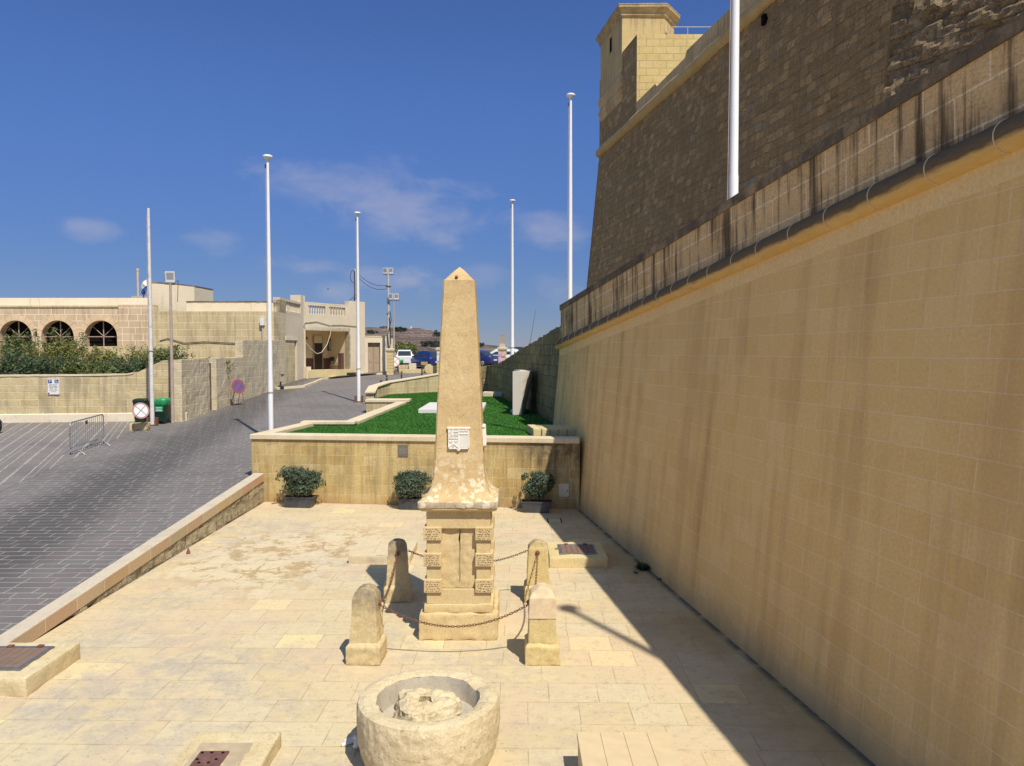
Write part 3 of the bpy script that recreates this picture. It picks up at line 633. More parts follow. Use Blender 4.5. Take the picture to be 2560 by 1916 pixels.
def inside(x, y, P):
    r = False; j = len(P) - 1
    for i in range(len(P)):
        if (P[i][1] > y) != (P[j][1] > y) and x < (P[j][0] - P[i][0]) * (y - P[i][1]) / (P[j][1] - P[i][1]) + P[i][0]: r = not r
        j = i
    return r
m = MB(); rg = random.Random(3)
cnt = 0
while cnt < 70000:
    x = rg.uniform(-7, 1.8); y = 20.2 + 25.2 * rg.random() ** 1.35
    if not inside(x, y, lp): continue
    cnt += 1; a = rg.uniform(0, 6.283); w = .010 + .0006 * (y - 20); h = rg.uniform(.028, .042) * (1 + .35 * noise.noise((x * .7, y * .7, 0))); lx, ly = rg.gauss(0, .025), rg.gauss(0, .025)
    z = LZ - .032
    m.v += [Vector((x - w * math.cos(a), y - w * math.sin(a), z)), Vector((x + w * math.cos(a), y + w * math.sin(a), z)), Vector((x + lx, y + ly, z + h))]; m.f.append([len(m.v) - 3, len(m.v) - 2, len(m.v) - 1]); m.sm.append(False)
o = m.build('grass', M_grass); struct(o, 'stuff')
# ================================================================= KERB WALL on the left of the plaza
KZ = lambda y: .19 + (y - 10.35) * (.78 - .19) / (20.66 - 10.35)
root = thing('kerb_wall', 'low sloping boundary wall of coloured coping slabs over rubble between plaza and street', 'wall')
ys = [4 + i * (20.62 - 4) / 24 for i in range(25)]
def kr(prof, n=24):
    rows = [[(-6.70 - a, y, KZ(y) + b) for a, b in prof] for y in ys]; m = MB().grid(rows, True, False, flip=True); m.face(rows[0]); m.face(rows[-1][::-1]); return m
kr([(.0, -.20), (.0, -.004), (.27, .0), (.34, -.165)]).build('coping', M_kerb, root, uv=lambda c, n: (c.y, c.z if abs(n.z) < .7 else c.x)); kr([(.008, -.002), (.012, .006), (.03, .012), (.265, .012), (.275, -.002)]).build('coping_top', M_kerbtop, root)
rows = [[(-6.72, y, -.2), (-6.72, y, KZ(y) - .202), (-7.02, y, KZ(y) - .202), (-7.02, y, -.4)] for y in ys]
m = MB().grid(rows, True, False, flip=True); m.face(rows[-1][::-1]); m.build('rubble_base', M_kerbrub, root, rough=dict(maxlen=.12, amp=.035, scale=3.2, smooth=False))
# ================================================================= BASTION
bx = lambda y, z: 4.73 + .172 * (42 - y) - .085 * (14.8 - min(z, 14.8))
YC = 17.8
root = thing('bastion', 'huge eroded brown stone bastion with a cordon and a lit square turret at its corner', 'fortress')
m = MB(); ysb = [42 - i * (42 - YC) / 40 for i in range(41)]; zs = [1.5 + i * (14.62 - 1.5) / 26 for i in range(27)]
NY, NZ2 = 270, 150; nbv = Vector((-1, -.172, .085)).normalized(); rows = []
def cellv(i, j, k=0.): return noise.noise(Vector((i * 7.31 + .37, j * 5.77 + .61, k)))
for a in range(NY + 1):
    y = 42 - (42 - YC) * a / NY; row = []
    for c_ in range(NZ2 + 1):
        z = 5.5 + (14.62 - 5.5) * c_ / NZ2; s = (42 - y) * 1.015; j = math.floor(z / .27); i = math.floor(s / .44 + .5 * (j % 2)); p = Vector((bx(y, z), y, z))
        k = cellv(i, j); fu = abs((s / .44 + .5 * (j % 2)) % 1 - .5) * 2; fv = abs((z / .27) % 1 - .5) * 2
        er = abs(noise.fractal(Vector((s * 2.2, z * 6, 3.1)), .8, 2.2, 4))
        d = .045 * max(-.6, k) * .6 + er * .065 * (1 if k > -.25 else .15) + .03 * noise.noise(Vector((s * .35, z * .35, 0))) + (.02 if fu > .9 or fv > .85 else 0)
        if a in (0, NY) or c_ == NZ2: d = min(d, .0)
        row.append(p - nbv * d)
    rows.append(row)
m.grid(rows, smooth=False)
m.face([(bx(42, 1.5), 43.1, 1.5), (bx(42, 14.62), 42, 14.62), (30, 42, 14.62), (30, 43.1, 1.5)])
m.build('main_face', M_bast, root, uv=lambda c, n: ((42 - c.y) * 1.015 + (c.x - bx(42, 14.8)) * (c.y > 42.001), c.z))
d2 = Vector((.55, -.83)).normalized()
rows = [[Vector((bx(YC, z) + d2.x * s, YC + d2.y * s, z)) for z in [7 + k * (14.62 - 7) / 90 for k in range(91)]] for s in [i * 14 / 150 for i in range(151)]]
n2 = Vector((-d2.y, d2.x, 0)) * -1
for r in rows:
    for p in r:
        u = Vector((p.x * 1.5, p.y * 1.5, p.z * 5)); e = noise.fractal(u, .8, 2.2, 5); k = noise.cell(Vector((math.floor((p.x * d2.x + p.y * d2.y) / .6 + .5 * (math.floor(p.z / .36) % 2)) * 3.1, math.floor(p.z / .36) * 1.7, 0)))
        p += n2 * (-(abs(e) * .13 + .10 * k))
m = MB().grid(rows, smooth=False).build('eroded_face', M_bast2, root)
# cordon (half-round band) and parapet above
def cordon(path, r, z, out):
    m = MB(); rows = []
    for p, o_ in zip(path, out):
        rows.append([Vector((p[0], p[1], z)) + Vector((o_[0], o_[1], 0)) * (r * math.sin(a)) + Vector((0, 0, -r * math.cos(a))) for a in [R(180 * k / 8) for k in range(9)]])
    m.grid(rows, False, True); m.face(rows[0]); m.face(rows[-1][::-1]); return m
nb = Vector((-1, -.172)).normalized(); n2v = Vector((-.83, -.55)).normalized()
cpath = [(30, 42.02), (4.70, 42.02)] + [(bx(y, 14.8) + .02, y) for y in ysb[1:]] + [(bx(YC, 14.8) + d2.x * 14, YC + d2.y * 14)]
couts = [(0, 1), (-.75, .75)] + [nb] * (len(ysb) - 1) + [n2v]
cordon(cpath, .24, 14.82, couts).build('cordon', M_roll, root, rough=dict(maxlen=.4, amp=.03, scale=1.5, smooth=True), weld=True)
m = MB(); P = []
tops = [(36, 15.62), (33.6, 15.62), (33.4, 15.45), (30.4, 15.5), (30.2, 15.72), (26.4, 15.7), (26.2, 16.0), (22, 16.1), (21.8, 16.5), (YC, 16.6)]
rows = []
for y, z in tops: rows.append([(bx(y, 14.8), y, 14.6), (bx(y, 14.8), y, z), (bx(y, 14.8) + .9, y, z + .12), (bx(y, 14.8) + .9, y, 14.6)])
e = (bx(YC, 14.8) + d2.x * 14, YC + d2.y * 14); rows.append([(e[0], e[1], 14.6), (e[0], e[1], 16.6), (e[0] + .9, e[1], 16.7), (e[0] + .9, e[1], 14.6)])
m.grid(rows, True, False, flip=False); m.face(rows[0]); m.build('parapet', M_bastpar, root, weld=True)
xk = bx(36, 14.8)
m = MB().prism([(xk, 36), (xk + 9, 36), (xk + 9, 42), (bx(42, 14.8), 42)], 14.6, 18.7); m.build('raised_flank', M_flank, root)
m = MB(); f1 = [(xk - .004, 36.0, 14.6), (xk - .004, 36, 18.7), (bx(42, 14.8) - .004, 42, 18.7), (bx(42, 14.8) - .004, 42, 14.6)]; m.face(f1[::-1]); m.build('flank_side', M_bast, root, uv=lambda c, n: (c.y, c.z))
o = MB().prism([(xk + .3, 35.9), (bx(YC, 14.8) + .5, YC), (e[0], e[1]), (30, e[1]), (30, 42), (8, 42)], 14.0, 14.5).build('terrace', M_kerbtop, root)
# turret
tp = [(5.36, 38.1), (7.40, 38.1), (8.15, 39.3), (8.15, 42.2), (4.74, 41.75)]
def offs(P, d):
    c = Vector((sum(p[0] for p in P) / len(P), sum(p[1] for p in P) / len(P))); return [tuple(c + (Vector(p) - c) * (1 + d / ((Vector(p) - c).length))) for p in P]
tr = MB().prism(tp, 17.75, 20.40).build('turret', M_turret, root)
def ringstack(levels):
    m = MB(); rows = [[(p[0], p[1], z) for p in offs(tp, d)] for d, z in levels]; return m.loft(rows)
ringstack([(-.5, 16.6), (-.30, 17.0), (-.05, 17.05), (.0, 17.25), (-.12, 17.4), (-.05, 17.5), (.06, 17.6), (.06, 17.72), (0, 17.76)]).build('corbel', M_bast, tr); ringstack([(-.05, 16.4), (.08, 16.62), (.15, 16.85), (.02, 17.05), (.12, 17.25), (.17, 17.45), (.08, 17.66), (.03, 17.745)]).build('corbel_rings', M_bastpar, tr)
ringstack([(.02, 20.38), (.10, 20.44), (.10, 20.56), (.20, 20.66), (.30, 20.76), (.30, 20.86), (.32, 20.88), (.32, 20.92), (.1, 21.0)]).build('cornice', M_cornice, tr)
# turret windows (flat dark panels painted for the shaded openings, inside raised frames)
def dark_panel(name, parent, c, t, w, h, dep, mat=M_void, fr=M_turret, fw=.06):
    c = Vector(c); t = Vector(t).normalized(); n = Vector((t.y, -t.x, 0)); z = Vector((0, 0, 1))
    M = Matrix(((t.x, n.x, 0, c.x), (t.y, n.y, 0, c.y), (0, 0, 1, c.z), (0, 0, 0, 1)))
    m = MB().box(-w / 2, w / 2, -.002, .006, 0, h, M); o = m.build(name, mat, parent)
    f = MB().box(-w / 2 - fw, -w / 2, -.01, .03, -fw, h + fw, M).box(w / 2, w / 2 + fw, -.01, .03, -fw, h + fw, M).box(-w / 2, w / 2, -.01, .03, h, h + fw, M).box(-w / 2, w / 2, -.01, .03, -fw, 0, M); f.build('frame', fr, o); return o
tl = (Vector(tp[0]) - Vector(tp[4])).normalized(); pc = Vector(tp[4]) + (Vector(tp[0]) - Vector(tp[4])) * .52
dark_panel('window', tr, (pc.x, pc.y, 19.35), (tl.x, tl.y, 0), .42, .75, .2)
tl = (Vector(tp[2]) - Vector(tp[1])).normalized(); pc = Vector(tp[1]) + (Vector(tp[2]) - Vector(tp[1])) * .3
dark_panel('window', tr, (pc.x, pc.y, 18.95), (tl.x, tl.y, 0), .55, .75, .2)
m = MB(); pts = [(xk + 1.4, 36.3, 18.7), (xk + 1.7, 36.3, 19.15), (xk + 7.5, 36.3, 19.15)]; m.tube(pts, .022, 6)
for q in range(5): m.tube([(xk + 2.4 + q * 1.2, 36.3, 18.7), (xk + 2.4 + q * 1.2, 36.3, 19.15)], .016, 6)
m.build('handrail', M_concpole, root)
MB().box(-.1, .1, -.1, .1, -.15, .15, Matrix.Translation((bx(24.0, 14.2), 24.0, 14.25))).build('drain_spout', M_void, root)
PITM = plain('pit_brown', (.24, .15, .07), .95)
# ================================================================= OBELISK
OX, OY = -.755, 11.185
ob = thing('obelisk', 'tall weathered limestone obelisk with a white carved shield on a rusticated pedestal', 'obelisk', (OX, OY, 0))
def sq(h, z0, z1, m=None, dx=0, dy=0):
    m = m or MB(); return m.box(-h + dx, h + dx, -h + dy, h + dy, z0, z1)
sq(.555, 0, .375).build('plinth', M_ob, ob, rough=dict(maxlen=.06, amp=.022, scale=4, rnd=.018, seed=1))
sq(.49, .37, .49).build('base_moulding', M_ob, ob, rough=dict(maxlen=.07, amp=.010, scale=5, rnd=.012, seed=2))
DH = .452
m = MB(); m.box(-DH, DH, -DH, DH, .485, .70); m.box(-DH, DH, -DH, DH, 1.56, 1.82)
for sx in (-1, 1):
    for sy in (-1, 1): m.box(min(sx * DH, sx * .25), max(sx * DH, sx * .25), min(sy * DH, sy * .25), max(sy * DH, sy * .25), .70, 1.56)
m.build('pedestal', M_ob, ob, bevel=.008)
sq(.40, .69, 1.57).build('recessed_panel', M_ob, ob, rough=dict(maxlen=.05, amp=.012, scale=9, seed=3))
m = MB()
for i, (a, b) in enumerate(((0, 0), (.90, 0))): pass
m.box(-.265, .265, -.425, .425, .648, .70).box(-.425, .425, -.264, .264, .6479, .6995); m.build('panel_ledge', M_ob, ob, bevel=.006)
# the split in the front panel
m = MB(); zz = [1.58, 1.50, 1.42, 1.37, 1.3, 1.15, 1.02, .97, .92, .86, .80]; ww = [.003, .005, .010, .005, .003, .0025, .0025, .003, .004, .003, .002]
rows = [[(.018 - w + .004 * math.sin(z * 30), -.418, z), (.018 + w + .004 * math.sin(z * 30), -.418, z)] for z, w in zip(zz, ww)]; m.grid(rows, smooth=False); m.build('crack', M_void, ob)
zr = [(.655, .842), (1.028, 1.215), (1.40, 1.588)]
for z0, z1 in zr:
    for sx in (-1, 1):
        for sy in (-1, 1):
            x0, x1 = (-.488, -.237) if sx < 0 else (.237, .488); y0, y1 = (-.488, -.237) if sy < 0 else (.237, .488)
            b = MB().box(x0, x1, y0, y1, z0, z1).build('rusticated_block', M_ob, ob, bevel=.008)
            if sy > 0 and sx < 0: continue
            faces = [('y', -1)] if sy < 0 else []
            if sx > 0: faces.append(('x', 1))
            for ax, sg in faces:
                k = MB(); rg = random.Random(int(z0 * 100) + sx * 3 + sy)
                for i in range(6):
                    for j in range(5):
                        u = .035 + (i + (.5 if j % 2 else 0) + rg.uniform(-.25, .25)) * .034; v = .026 + (j + rg.uniform(-.2, .2)) * .032
                        if u > .225 or v > .172: continue
                        r_ = rg.uniform(.008, .013)
                        if ax == 'y': c = Vector((x0 + u, y0 - .001, z0 + v)); q = [c + Vector((r_ * 1.2 * math.cos(a), 0, r_ * math.sin(a) * .8)) for a in [R(60 * t_) for t_ in range(6)]]
                        else: c = Vector((x1 + .001, y0 + u, z0 + v)); q = [c + Vector((0, r_ * 1.2 * math.cos(a), r_ * math.sin(a) * .8)) for a in [R(60 * t_) for t_ in range(6)]]
                        k.face(q)
                k.build('pitting', PITM, b)
m = MB(); m.loft([[(s * x, s * y, z) for x, y in ((-1, -1), (1, -1), (1, 1), (-1, 1))] for s, z in ((.452, 1.805), (.50, 1.815), (.54, 1.835), (.545, 1.862))]); m.build('cornice', M_ob, ob, bevel=.01)
m = MB(); m.box(-.556, .556, -.556, .556, 1.864, 1.955); m.build('cap_slab', M_obcap, ob, rough=dict(maxlen=.06, amp=.014, scale=5, rnd=.012, seed=4))
prof = [(.545, 1.950), (.51, 1.985), (.46, 2.02), (.425, 2.07), (.395, 2.14), (.372, 2.24), (.357, 2.36), (.345, 2.5), (.322, 3.085), (.29, 3.75), (.26, 4.35), (.225, 5.03), (.222, 5.07), (.19, 5.095), (.10, 5.19), (.012, 5.275)]
rows = []
for h, z in prof:
    c = min(.02, h * .3); rows.append([(x, y, z) for x, y in ((-h + c, -h), (h - c, -h), (h, -h + c), (h, h - c), (h - c, h), (-h + c, h), (-h, h - c), (-h, -h + c))])
MB().loft(rows).build('shaft', M_obshaft, ob, rough=dict(maxlen=.06, amp=.006, scale=9, seed=5))
M_rr = M_relief
def shield(parent, M):
    S = [(-.165, .0), (.165, 0), (.165, -.02), (.15, -.035), (.15, -.285), (.135, -.308), (.03, -.308), (.012, -.33), (0, -.338), (-.012, -.33), (-.03, -.308), (-.135, -.308), (-.15, -.285), (-.15, -.035), (-.165, -.02)]
    def pr(mb, P, d0, d1):
        n = len(P); lo = [M @ Vector((x, -d0, z)) for x, z in P]; hi = [M @ Vector((x, -d1, z)) for x, z in P]
        mb.face(hi); 
        for i in range(n): j = (i + 1) % n; mb.face([lo[i], lo[j], hi[j], hi[i]])
    m = MB(); pr(m, S[::-1], -.02, .022); o = m.build('shield', M_marble, parent)
    r = MB(); bars = [(-.158, .158, -.022, -.006), (-.006, .004, -.305, -.02), (-.142, -.004, -.163, -.156), (-.078, -.072, -.16, -.022), (-.075, -.004, -.068, -.062), (-.075, -.004, -.115, -.109), (.002, .142, -.10, -.093), (-.146, -.14, -.29, -.03), (.138, .144, -.29, -.03)]
    for x0, x1, z0, z1 in bars: pr(r, [(x0, z1), (x1, z1), (x1, z0), (x0, z0)], .022, .031)
    for a, b in (((-.138, -.285), (-.074, -.235)), ((-.074, -.235), (-.008, -.285))): pr(r, [(a[0], a[1] + .008), (b[0], b[1] + .008), (b[0], b[1] - .004), (a[0], a[1] - .004)], .022, .032)
    r.build('shield_lines', M_marble, o)
    def beast(cx, cz, s):
        g = MB()
        for x0, x1, z0, z1 in ((-.5, .3, -.1, .2), (.25, .6, .1, .5), (-.5, -.36, -.5, -.1), (-.15, -.02, -.5, -.1), (.15, .28, -.5, -.1), (-.75, -.5, .1, .22), (-.75, -.65, .2, .5)): pr(g, [(cx + x0 * s, cz + z1 * s), (cx + x1 * s, cz + z1 * s), (cx + x1 * s, cz + z0 * s), (cx + x0 * s, cz + z0 * s)], .022, .029)
        g.build('shield_lion', M_relief, o)
    for q in (.028, .072, .115): beast(q, -.055, .034)
    beast(-.105, -.21, .036); beast(-.035, -.205, .034); beast(-.075, -.272, .026)
    g = MB()
    for z in (-.043, -.09, -.137): 
        for x in (-.06, -.04, -.02): pr(g, [(x - .006, z + .009), (x + .006, z + .009), (x + .006, z - .009), (x - .006, z - .009)], .022, .028)
    for x0, x1, z0, z1 in ((-.118, -.098, -.12, -.045), (-.135, -.118, -.08, -.072), (-.098, -.085, -.135, -.115), (-.128, -.112, -.145, -.12), (-.112, -.095, -.044, -.03)): pr(g, [(x0, z1), (x1, z1), (x1, z0), (x0, z0)], .022, .029)
    for i in range(9):
        for j in range(11):
            x = .015 + i * .0145 + (.007 if j % 2 else 0); z = -.115 - j * .0165
            if x < .136 and z > -.297: pr(g, [(x, z + .004), (x + .004, z), (x, z - .004), (x - .004, z)], .022, .026)
    g.build('shield_figures', M_relief, o)
    return o
zt = 2.985; hh = .3295; lean = math.atan2(.345 - .322, .585)
shield(ob, Matrix.Translation((0.0, -hh - .008, zt)) @ Matrix.Rotation(-lean, 4, 'X'))
shield(ob, Matrix.Rotation(R(90), 4, 'Z') @ Matrix.Translation((0, -hh - .008, zt)) @ Matrix.Rotation(-lean, 4, 'X'))
MB().lathe([(.022, 0), (.022, .03), (.0, .03)], 8, (0, 0, 0)).build('iron_stub', M_rust, ob, M=Matrix.Translation((-.035, -.188, 5.105)) @ Matrix.Rotation(R(60), 4, 'X'))
# paved foundation under the monument
# ================================================================= STONE BOLLARDS
def bollard(name, x, y, kind, mat, label, seed, plate=False, rz=0.):
    b = thing(name, label, 'stone bollard', (x, y, 0), rz, 'stone bollards around the obelisk')
    MB().loft([[(s * a, s * c, z) for a, c in ((-1, -1), (1, -1), (1, 1), (-1, 1))] for s, z in ((.225, 0), (.222, .235), (.19, .275))]).build('base', mat, b, rough=dict(maxlen=.04, amp=.012, scale=9, rnd=.010, seed=seed))
    if kind == 'round':
        rows = []
        for i in range(15):
            if i < 8: h = .186 - .035 * i / 7; z = .26 + .58 * i / 7; hx, hy = h, h
            else: a = R(90 * (i - 7) / 7.2); hx = .151 * math.cos(a); hy = .151 - .045 * math.sin(a); z = .84 + .135 * math.sin(a)
            rows.append([(hx * p, hy * q, z) for p, q in ((-1, -1), (0, -1), (1, -1), (1, 0), (1, 1), (0, 1), (-1, 1), (-1, 0))])
        MB().loft(rows).build('shaft', mat, b, rough=dict(maxlen=.04, amp=.009, scale=10, seed=seed + 1, rnd=0))
    else:
        rows = [[(s * a, t_ * c, z) for a, c in ((-1, -1), (1, -1), (1, 1), (-1, 1))] for s, t_, z in ((.186, .186, .26), (.158, .158, .855), (.135, .135, .90), (.05, .11, .965), (.02, .09, .972))]
        MB().loft(rows).build('shaft', mat, b, rough=dict(maxlen=.04, amp=.008, scale=10, seed=seed + 1, rnd=.008))
    if plate:
        rows = [[(s * a, t_ * c, z) for a, c in ((-1, -1), (1, -1), (1, 1), (-1, 1))] for s, t_, z in ((.182, .182, .60), (.170, .170, .862), (.142, .142, .912), (.055, .115, .982), (.02, .09, .99))]
        MB().loft(rows).build('repaired_top', M_pinkplate, b, bevel=.012)
    return b
BOL = [(-1.915, 9.985), (.395, 9.985), (-1.875, 12.48), (.425, 12.48)]
bollard('stone_bollard', *BOL[0], 'round', M_bol, 'round topped stone bollard with a grey lichened head, nearest on the left of the quern', 11, rz=R(-3))
bollard('stone_bollard', *BOL[1], 'hip', M_bol2, 'yellow stone bollard capped with a smooth pinkish repaired top', 13, True)
bollard('stone_bollard', *BOL[2], 'round', M_bol, 'round topped stone bollard half in the shadow of the obelisk', 15, rz=R(8))
bollard('stone_bollard', *BOL[3], 'hip', M_bol2, 'hip topped stone bollard with a blackened band beside the right wooden hatch', 17)
def chain(a, b, sag, label, n=None, hang=None):
    a, b = Vector(a), Vector(b); m = MB(); L = (b - a).length + sag; n = n or int(L / .036)
    P = [a.lerp(b, t / 60) - Vector((0, 0, sag * 4 * (t / 60) * (1 - t / 60))) for t in range(61)]
    cum = [0]
    for i in range(60): cum.append(cum[-1] + (P[i + 1] - P[i]).length)
    n = int(cum[-1] / .036)
    for i in range(n):
        s = (i + .5) * cum[-1] / n; k = max(j for j in range(61) if cum[j] <= s); k = min(k, 59); f = (s - cum[k]) / (cum[k + 1] - cum[k]); c = P[k].lerp(P[k + 1], f); t = (P[k + 1] - P[k]).normalized()
        s1 = t.cross(Vector((0, 0, 1))); s1 = s1.normalized() if s1.length > .05 else Vector((1, 0, 0)); s2 = t.cross(s1); w = s1 if i % 2 else s2
        pts = [c + t * (.027 * math.cos(q)) + w * (.014 * math.sin(q)) for q in [R(45 * z) for z in range(9)]]
        m.tube(pts, .0048, 5, caps=False)
    o = m.build('chain', M_rust); return tag(o, label, 'chain', 'rusty chains slung between the stone bollards')
fl, fr, rl, rr_ = BOL
chain((fl[0] + .165, fl[1] - .02, .74), (fr[0] - .17, fr[1] - .02, .74), .30, 'rusty chain sagging in front of the obelisk plinth between the two near bollards')
chain((fl[0] + .16, fl[1] + .10, .74), (rl[0] + .02, rl[1] - .17, .78), .17, 'rusty chain on the left of the obelisk joining the two round topped bollards')
chain((fr[0] - .16, fr[1] + .12, .74), (rr_[0] - .01, rr_[1] - .175, .80), .36, 'rusty chain on the right of the obelisk hanging low between the yellow bollards')
chain((rl[0] + .16, rl[1], .80), (rr_[0] - .165, rr_[1], .80), .22, 'rusty chain passing behind the obelisk between the two far bollards')
m = MB()
for p, mat_, lb in (((fl[0] + .175, fl[1] + .03, .74), M_rust, 0), ):
    pass
def boss(p, d, label):
    q = Vector((0, 0, 1)).rotation_difference(Vector(d)).to_matrix().to_4x4()
    o = MB().lathe([(.034, 0), (.038, .012), (.026, .026), (.012, .034), (0, .036)], 10).build('chain_boss', M_rust, None, M=q); o.location = p; tag(o, label, 'chain fixing', 'iron fixings on the bollards')
boss((rl[0] + .02, rl[1] - .168, .785), (0, -1, 0), 'iron chain fixing on the near face of the round bollard in the obelisk shadow')
boss((rr_[0] - .01, rr_[1] - .165, .805), (0, -1, 0), 'iron chain fixing on the near face of the bollard with the blackened band')
boss((fl[0] + .160, fl[1] + .03, .745), (1, 0, 0), 'iron chain fixing on the right side of the lichened near bollard')
boss((fr[0] - .168, fr[1] + .03, .745), (-1, 0, 0), 'iron chain fixing on the left side of the bollard with pinkish top')
# ================================================================= QUERN (round stone trough) and its inner stone
q = thing('stone_quern', 'big round rough stone trough in the foreground with a hollowed bowl', 'quern', (-.83, 7.5, 0))
rows = []
prof = [(.60, -.02), (.66, .10), (.695, .25), (.708, .42), (.706, .56), (.69, .622), (.63, .640), (.55, .634), (.512, .615), (.485, .50), (.465, .425), (.36, .405), (.2, .40), (.02, .40)]
N_ = 48
for r_, z in prof:
    row = []
    for k in range(N_):
        a = 2 * math.pi * k / N_; rr2 = r_
        zz2 = z
        if .5 < r_ and z > .57:
            dd = abs(((math.degrees(a) - 32 + 180) % 360) - 180)
            if dd < 15: zz2 -= .05 * (1 - dd / 15)
        row.append((rr2 * math.cos(a) * (1.0 + .012 * math.sin(3 * a)), rr2 * math.sin(a) * (1 + .012 * math.cos(2 * a)), zz2))
    rows.append(row)
m = MB(); m.grid(rows[:9], True, True); m.build('trough', M_basin, q, rough=dict(maxlen=.022, amp=.009, scale=11, seed=21))
m = MB(); m.grid(rows[8:], True, True); m.build('bowl', M_basin_in, q, rough=dict(maxlen=.06, amp=.008, scale=5, seed=22))
r2 = MB(); ring = lambda r_, z, n=24, e=0.: [((r_ + e * math.sin(3 * t_ + 1)) * math.cos(t_), (r_ + e * math.sin(3 * t_ + 1)) * math.sin(t_) * .95, z) for t_ in [2 * math.pi * k / n for k in range(n)]]
sqr = lambda h, z, n=24: [(max(-h, min(h, 1.5 * h * math.cos(t_))), max(-h, min(h, 1.5 * h * math.sin(t_))), z) for t_ in [2 * math.pi * k / n for k in range(n)]]
r2.grid([ring(.31, .39, e=.035), ring(.335, .48, e=.04), ring(.30, .59, e=.045), ring(.20, .62, e=.03), ring(.12, .605, e=.01), sqr(.062, .60), sqr(.058, .50), sqr(.001, .498)], True, True)
o = r2.build('inner_millstone', M_basin, None, rough=dict(maxlen=.022, amp=.035, scale=5.5, seed=25)); o.location = (-.86, 7.5, .0); tag(o, 'lumpy inner millstone with a square hole sitting in the round trough', 'millstone')
# ================================================================= HATCHES AND SLABS ON THE PLAZA
def slab(name, x0, x1, y0, y1, h, mat, label, cat, seed, rough=True, amp=.010):
    t = thing(name, label, cat, ((x0 + x1) / 2, (y0 + y1) / 2, 0)); a, b = (x1 - x0) / 2, (y1 - y0) / 2
    MB().box(-a, a, -b, b, -.02, h).build('slab', mat, t, rough=dict(maxlen=.07, amp=amp, scale=4, rnd=.012, seed=seed)); return t, a, b
def hatch(t, x0, x1, y0, y1, z, planks, hand=True):
    f = MB(); w = .045
    f.box(x0 - w, x1 + w, y0 - w, y0, z - .02, z + .016).box(x0 - w, x1 + w, y1, y1 + w, z - .02, z + .016).box(x0 - w, x0, y0, y1, z - .02, z + .016).box(x1, x1 + w, y0, y1, z - .02, z + .016); f.build('hatch_frame', M_iron, t, bevel=.004)
    l = MB(); n = planks; d = (x1 - x0) / n
    for i in range(n): l.box(x0 + i * d + .003, x0 + (i + 1) * d - .003, y0 + .004, y1 - .004, z - .02, z + .012)
    lid = l.build('hatch_lid', M_lid, t, bevel=.004)
    if hand:
        h = MB().box(x0 - .11, x0 + .03, (y0 + y1) / 2 - .012, (y0 + y1) / 2 + .012, z + .016, z + .03).box(x0 - .03, x0 - .015, (y0 + y1) / 2 - .05, (y0 + y1) / 2 + .05, z + .014, z + .026); h.build('hasp', M_iron, lid)
    hg = MB()
    for fx in (.2, .8): xx = x0 + (x1 - x0) * fx; hg.box(xx - .035, xx + .035, y1 - .01, y1 + .055, z + .014, z + .032)
    hg.build('hinge', M_rust, lid)
t, a, b = slab('hatch_slab', .706, 1.80, 14.27, 15.48, .19, M_ochre, 'raised stone slab with a small reddish wooden hatch beside the ramp wall', 'hatch', 31); hatch(t, -.30, .33, -.32, .32, .192, 6)
t, a, b = slab('hatch_slab', -7.0 + .34, -5.7, 8.86, 10.0, .22, M_slabrough, 'rough edged stone slab with a weathered plank hatch at the left edge', 'hatch', 32, amp=.016); hatch(t, -.42, .22, -.30, .32, .232, 6, False)
t, a, b = slab('cover_slab', -3.22, -2.37, 6.7, 7.74, .15, M_slabrough, 'pitted stone slab with a rusty studded metal plate at the bottom of the scene', 'manhole', 33, amp=.012)
MB().box(-.29, .22, -.55, .28, .12, .158).build('mortar_bed', plain('tan_mortar', (.44, .35, .23), .9, bstr=.2), t)
p = MB(); p.box(-.23, .05, -.40, .10, .15, .172).box(-.25, .07, -.44, -.40, .15, .185); pl_ = p.build('iron_plate', M_rustplate, t, bevel=.004)
s = MB()
for i, (u, v) in enumerate(((-.2, .06), (-.11, .065), (.0, .06), (-.2, -.06), (-.02, -.06), (-.16, -.12), (-.07, -.12), (-.2, -.2), (-.1, -.2), (-.01, -.2), (-.15, -.3), (-.04, -.3))): s.lathe([(.016, .171), (.014, .178), (0, .180)], 8, (u, v, 0))
s.build('stud', M_void, pl_)
t = thing('stone_block', 'smooth pale board topped stone block cut by the bottom frame edge near the ramp shadow', 'stone block', (1.08, 6.6, 0))
MB().box(-.44, .44, -.72, .72, -.02, .30).build('block', M_slab, t, bevel=.012)
m = MB()
for i in range(4): m.box(-.45 + i * .226, -.45 + i * .226 + .2245, -.74, .73, .302, .352)
m.build('top_boards', plain('pale_stone_boards', (.60, .475, .285), .85, var=.06, scale=6, bstr=.15), t, bevel=.005)
t, a, b = slab('stone_bench_slab', -3.14, -1.95, 14.55, 15.68, .165, M_slab, 'low worn stone slab lying behind the shaded round bollard', 'slab', 35, amp=.014)
m = MB(); [m.box(-.595 + .46 * i + .004, -.595 + .46 * (i + 1) - .004, -.56, .56, .163, .172) for i in range(2)]; m.build('joint_top', M_slab, t, bevel=.004)
o = MB().lathe([(.042, 0), (.040, .035), (.022, .07), (.016, .115), (0, .118)], 9).build('iron_spike', M_rust, None); o.location = onz(471, 1385); tag(o, 'small dark rusty spike standing on the paving by the low boundary wall', 'spike')
# drain slot lines near the far right corner
t = thing('drain_cover', 'dark edged stone drain cover in the shade at the far right corner of the plaza', 'drain cover', (1.02, 18.3, 0))
m = MB(); [m.box(x - .012, x + .012, -.22, .24, .002, .007) for x in (-.16, .16)]; m.box(-.16, .16, .225, .245, .002, .0075); m.build('joint', M_void, t); MB().box(-.145, .145, -.22, .22, .0, .010).build('cover', M_slab, t)
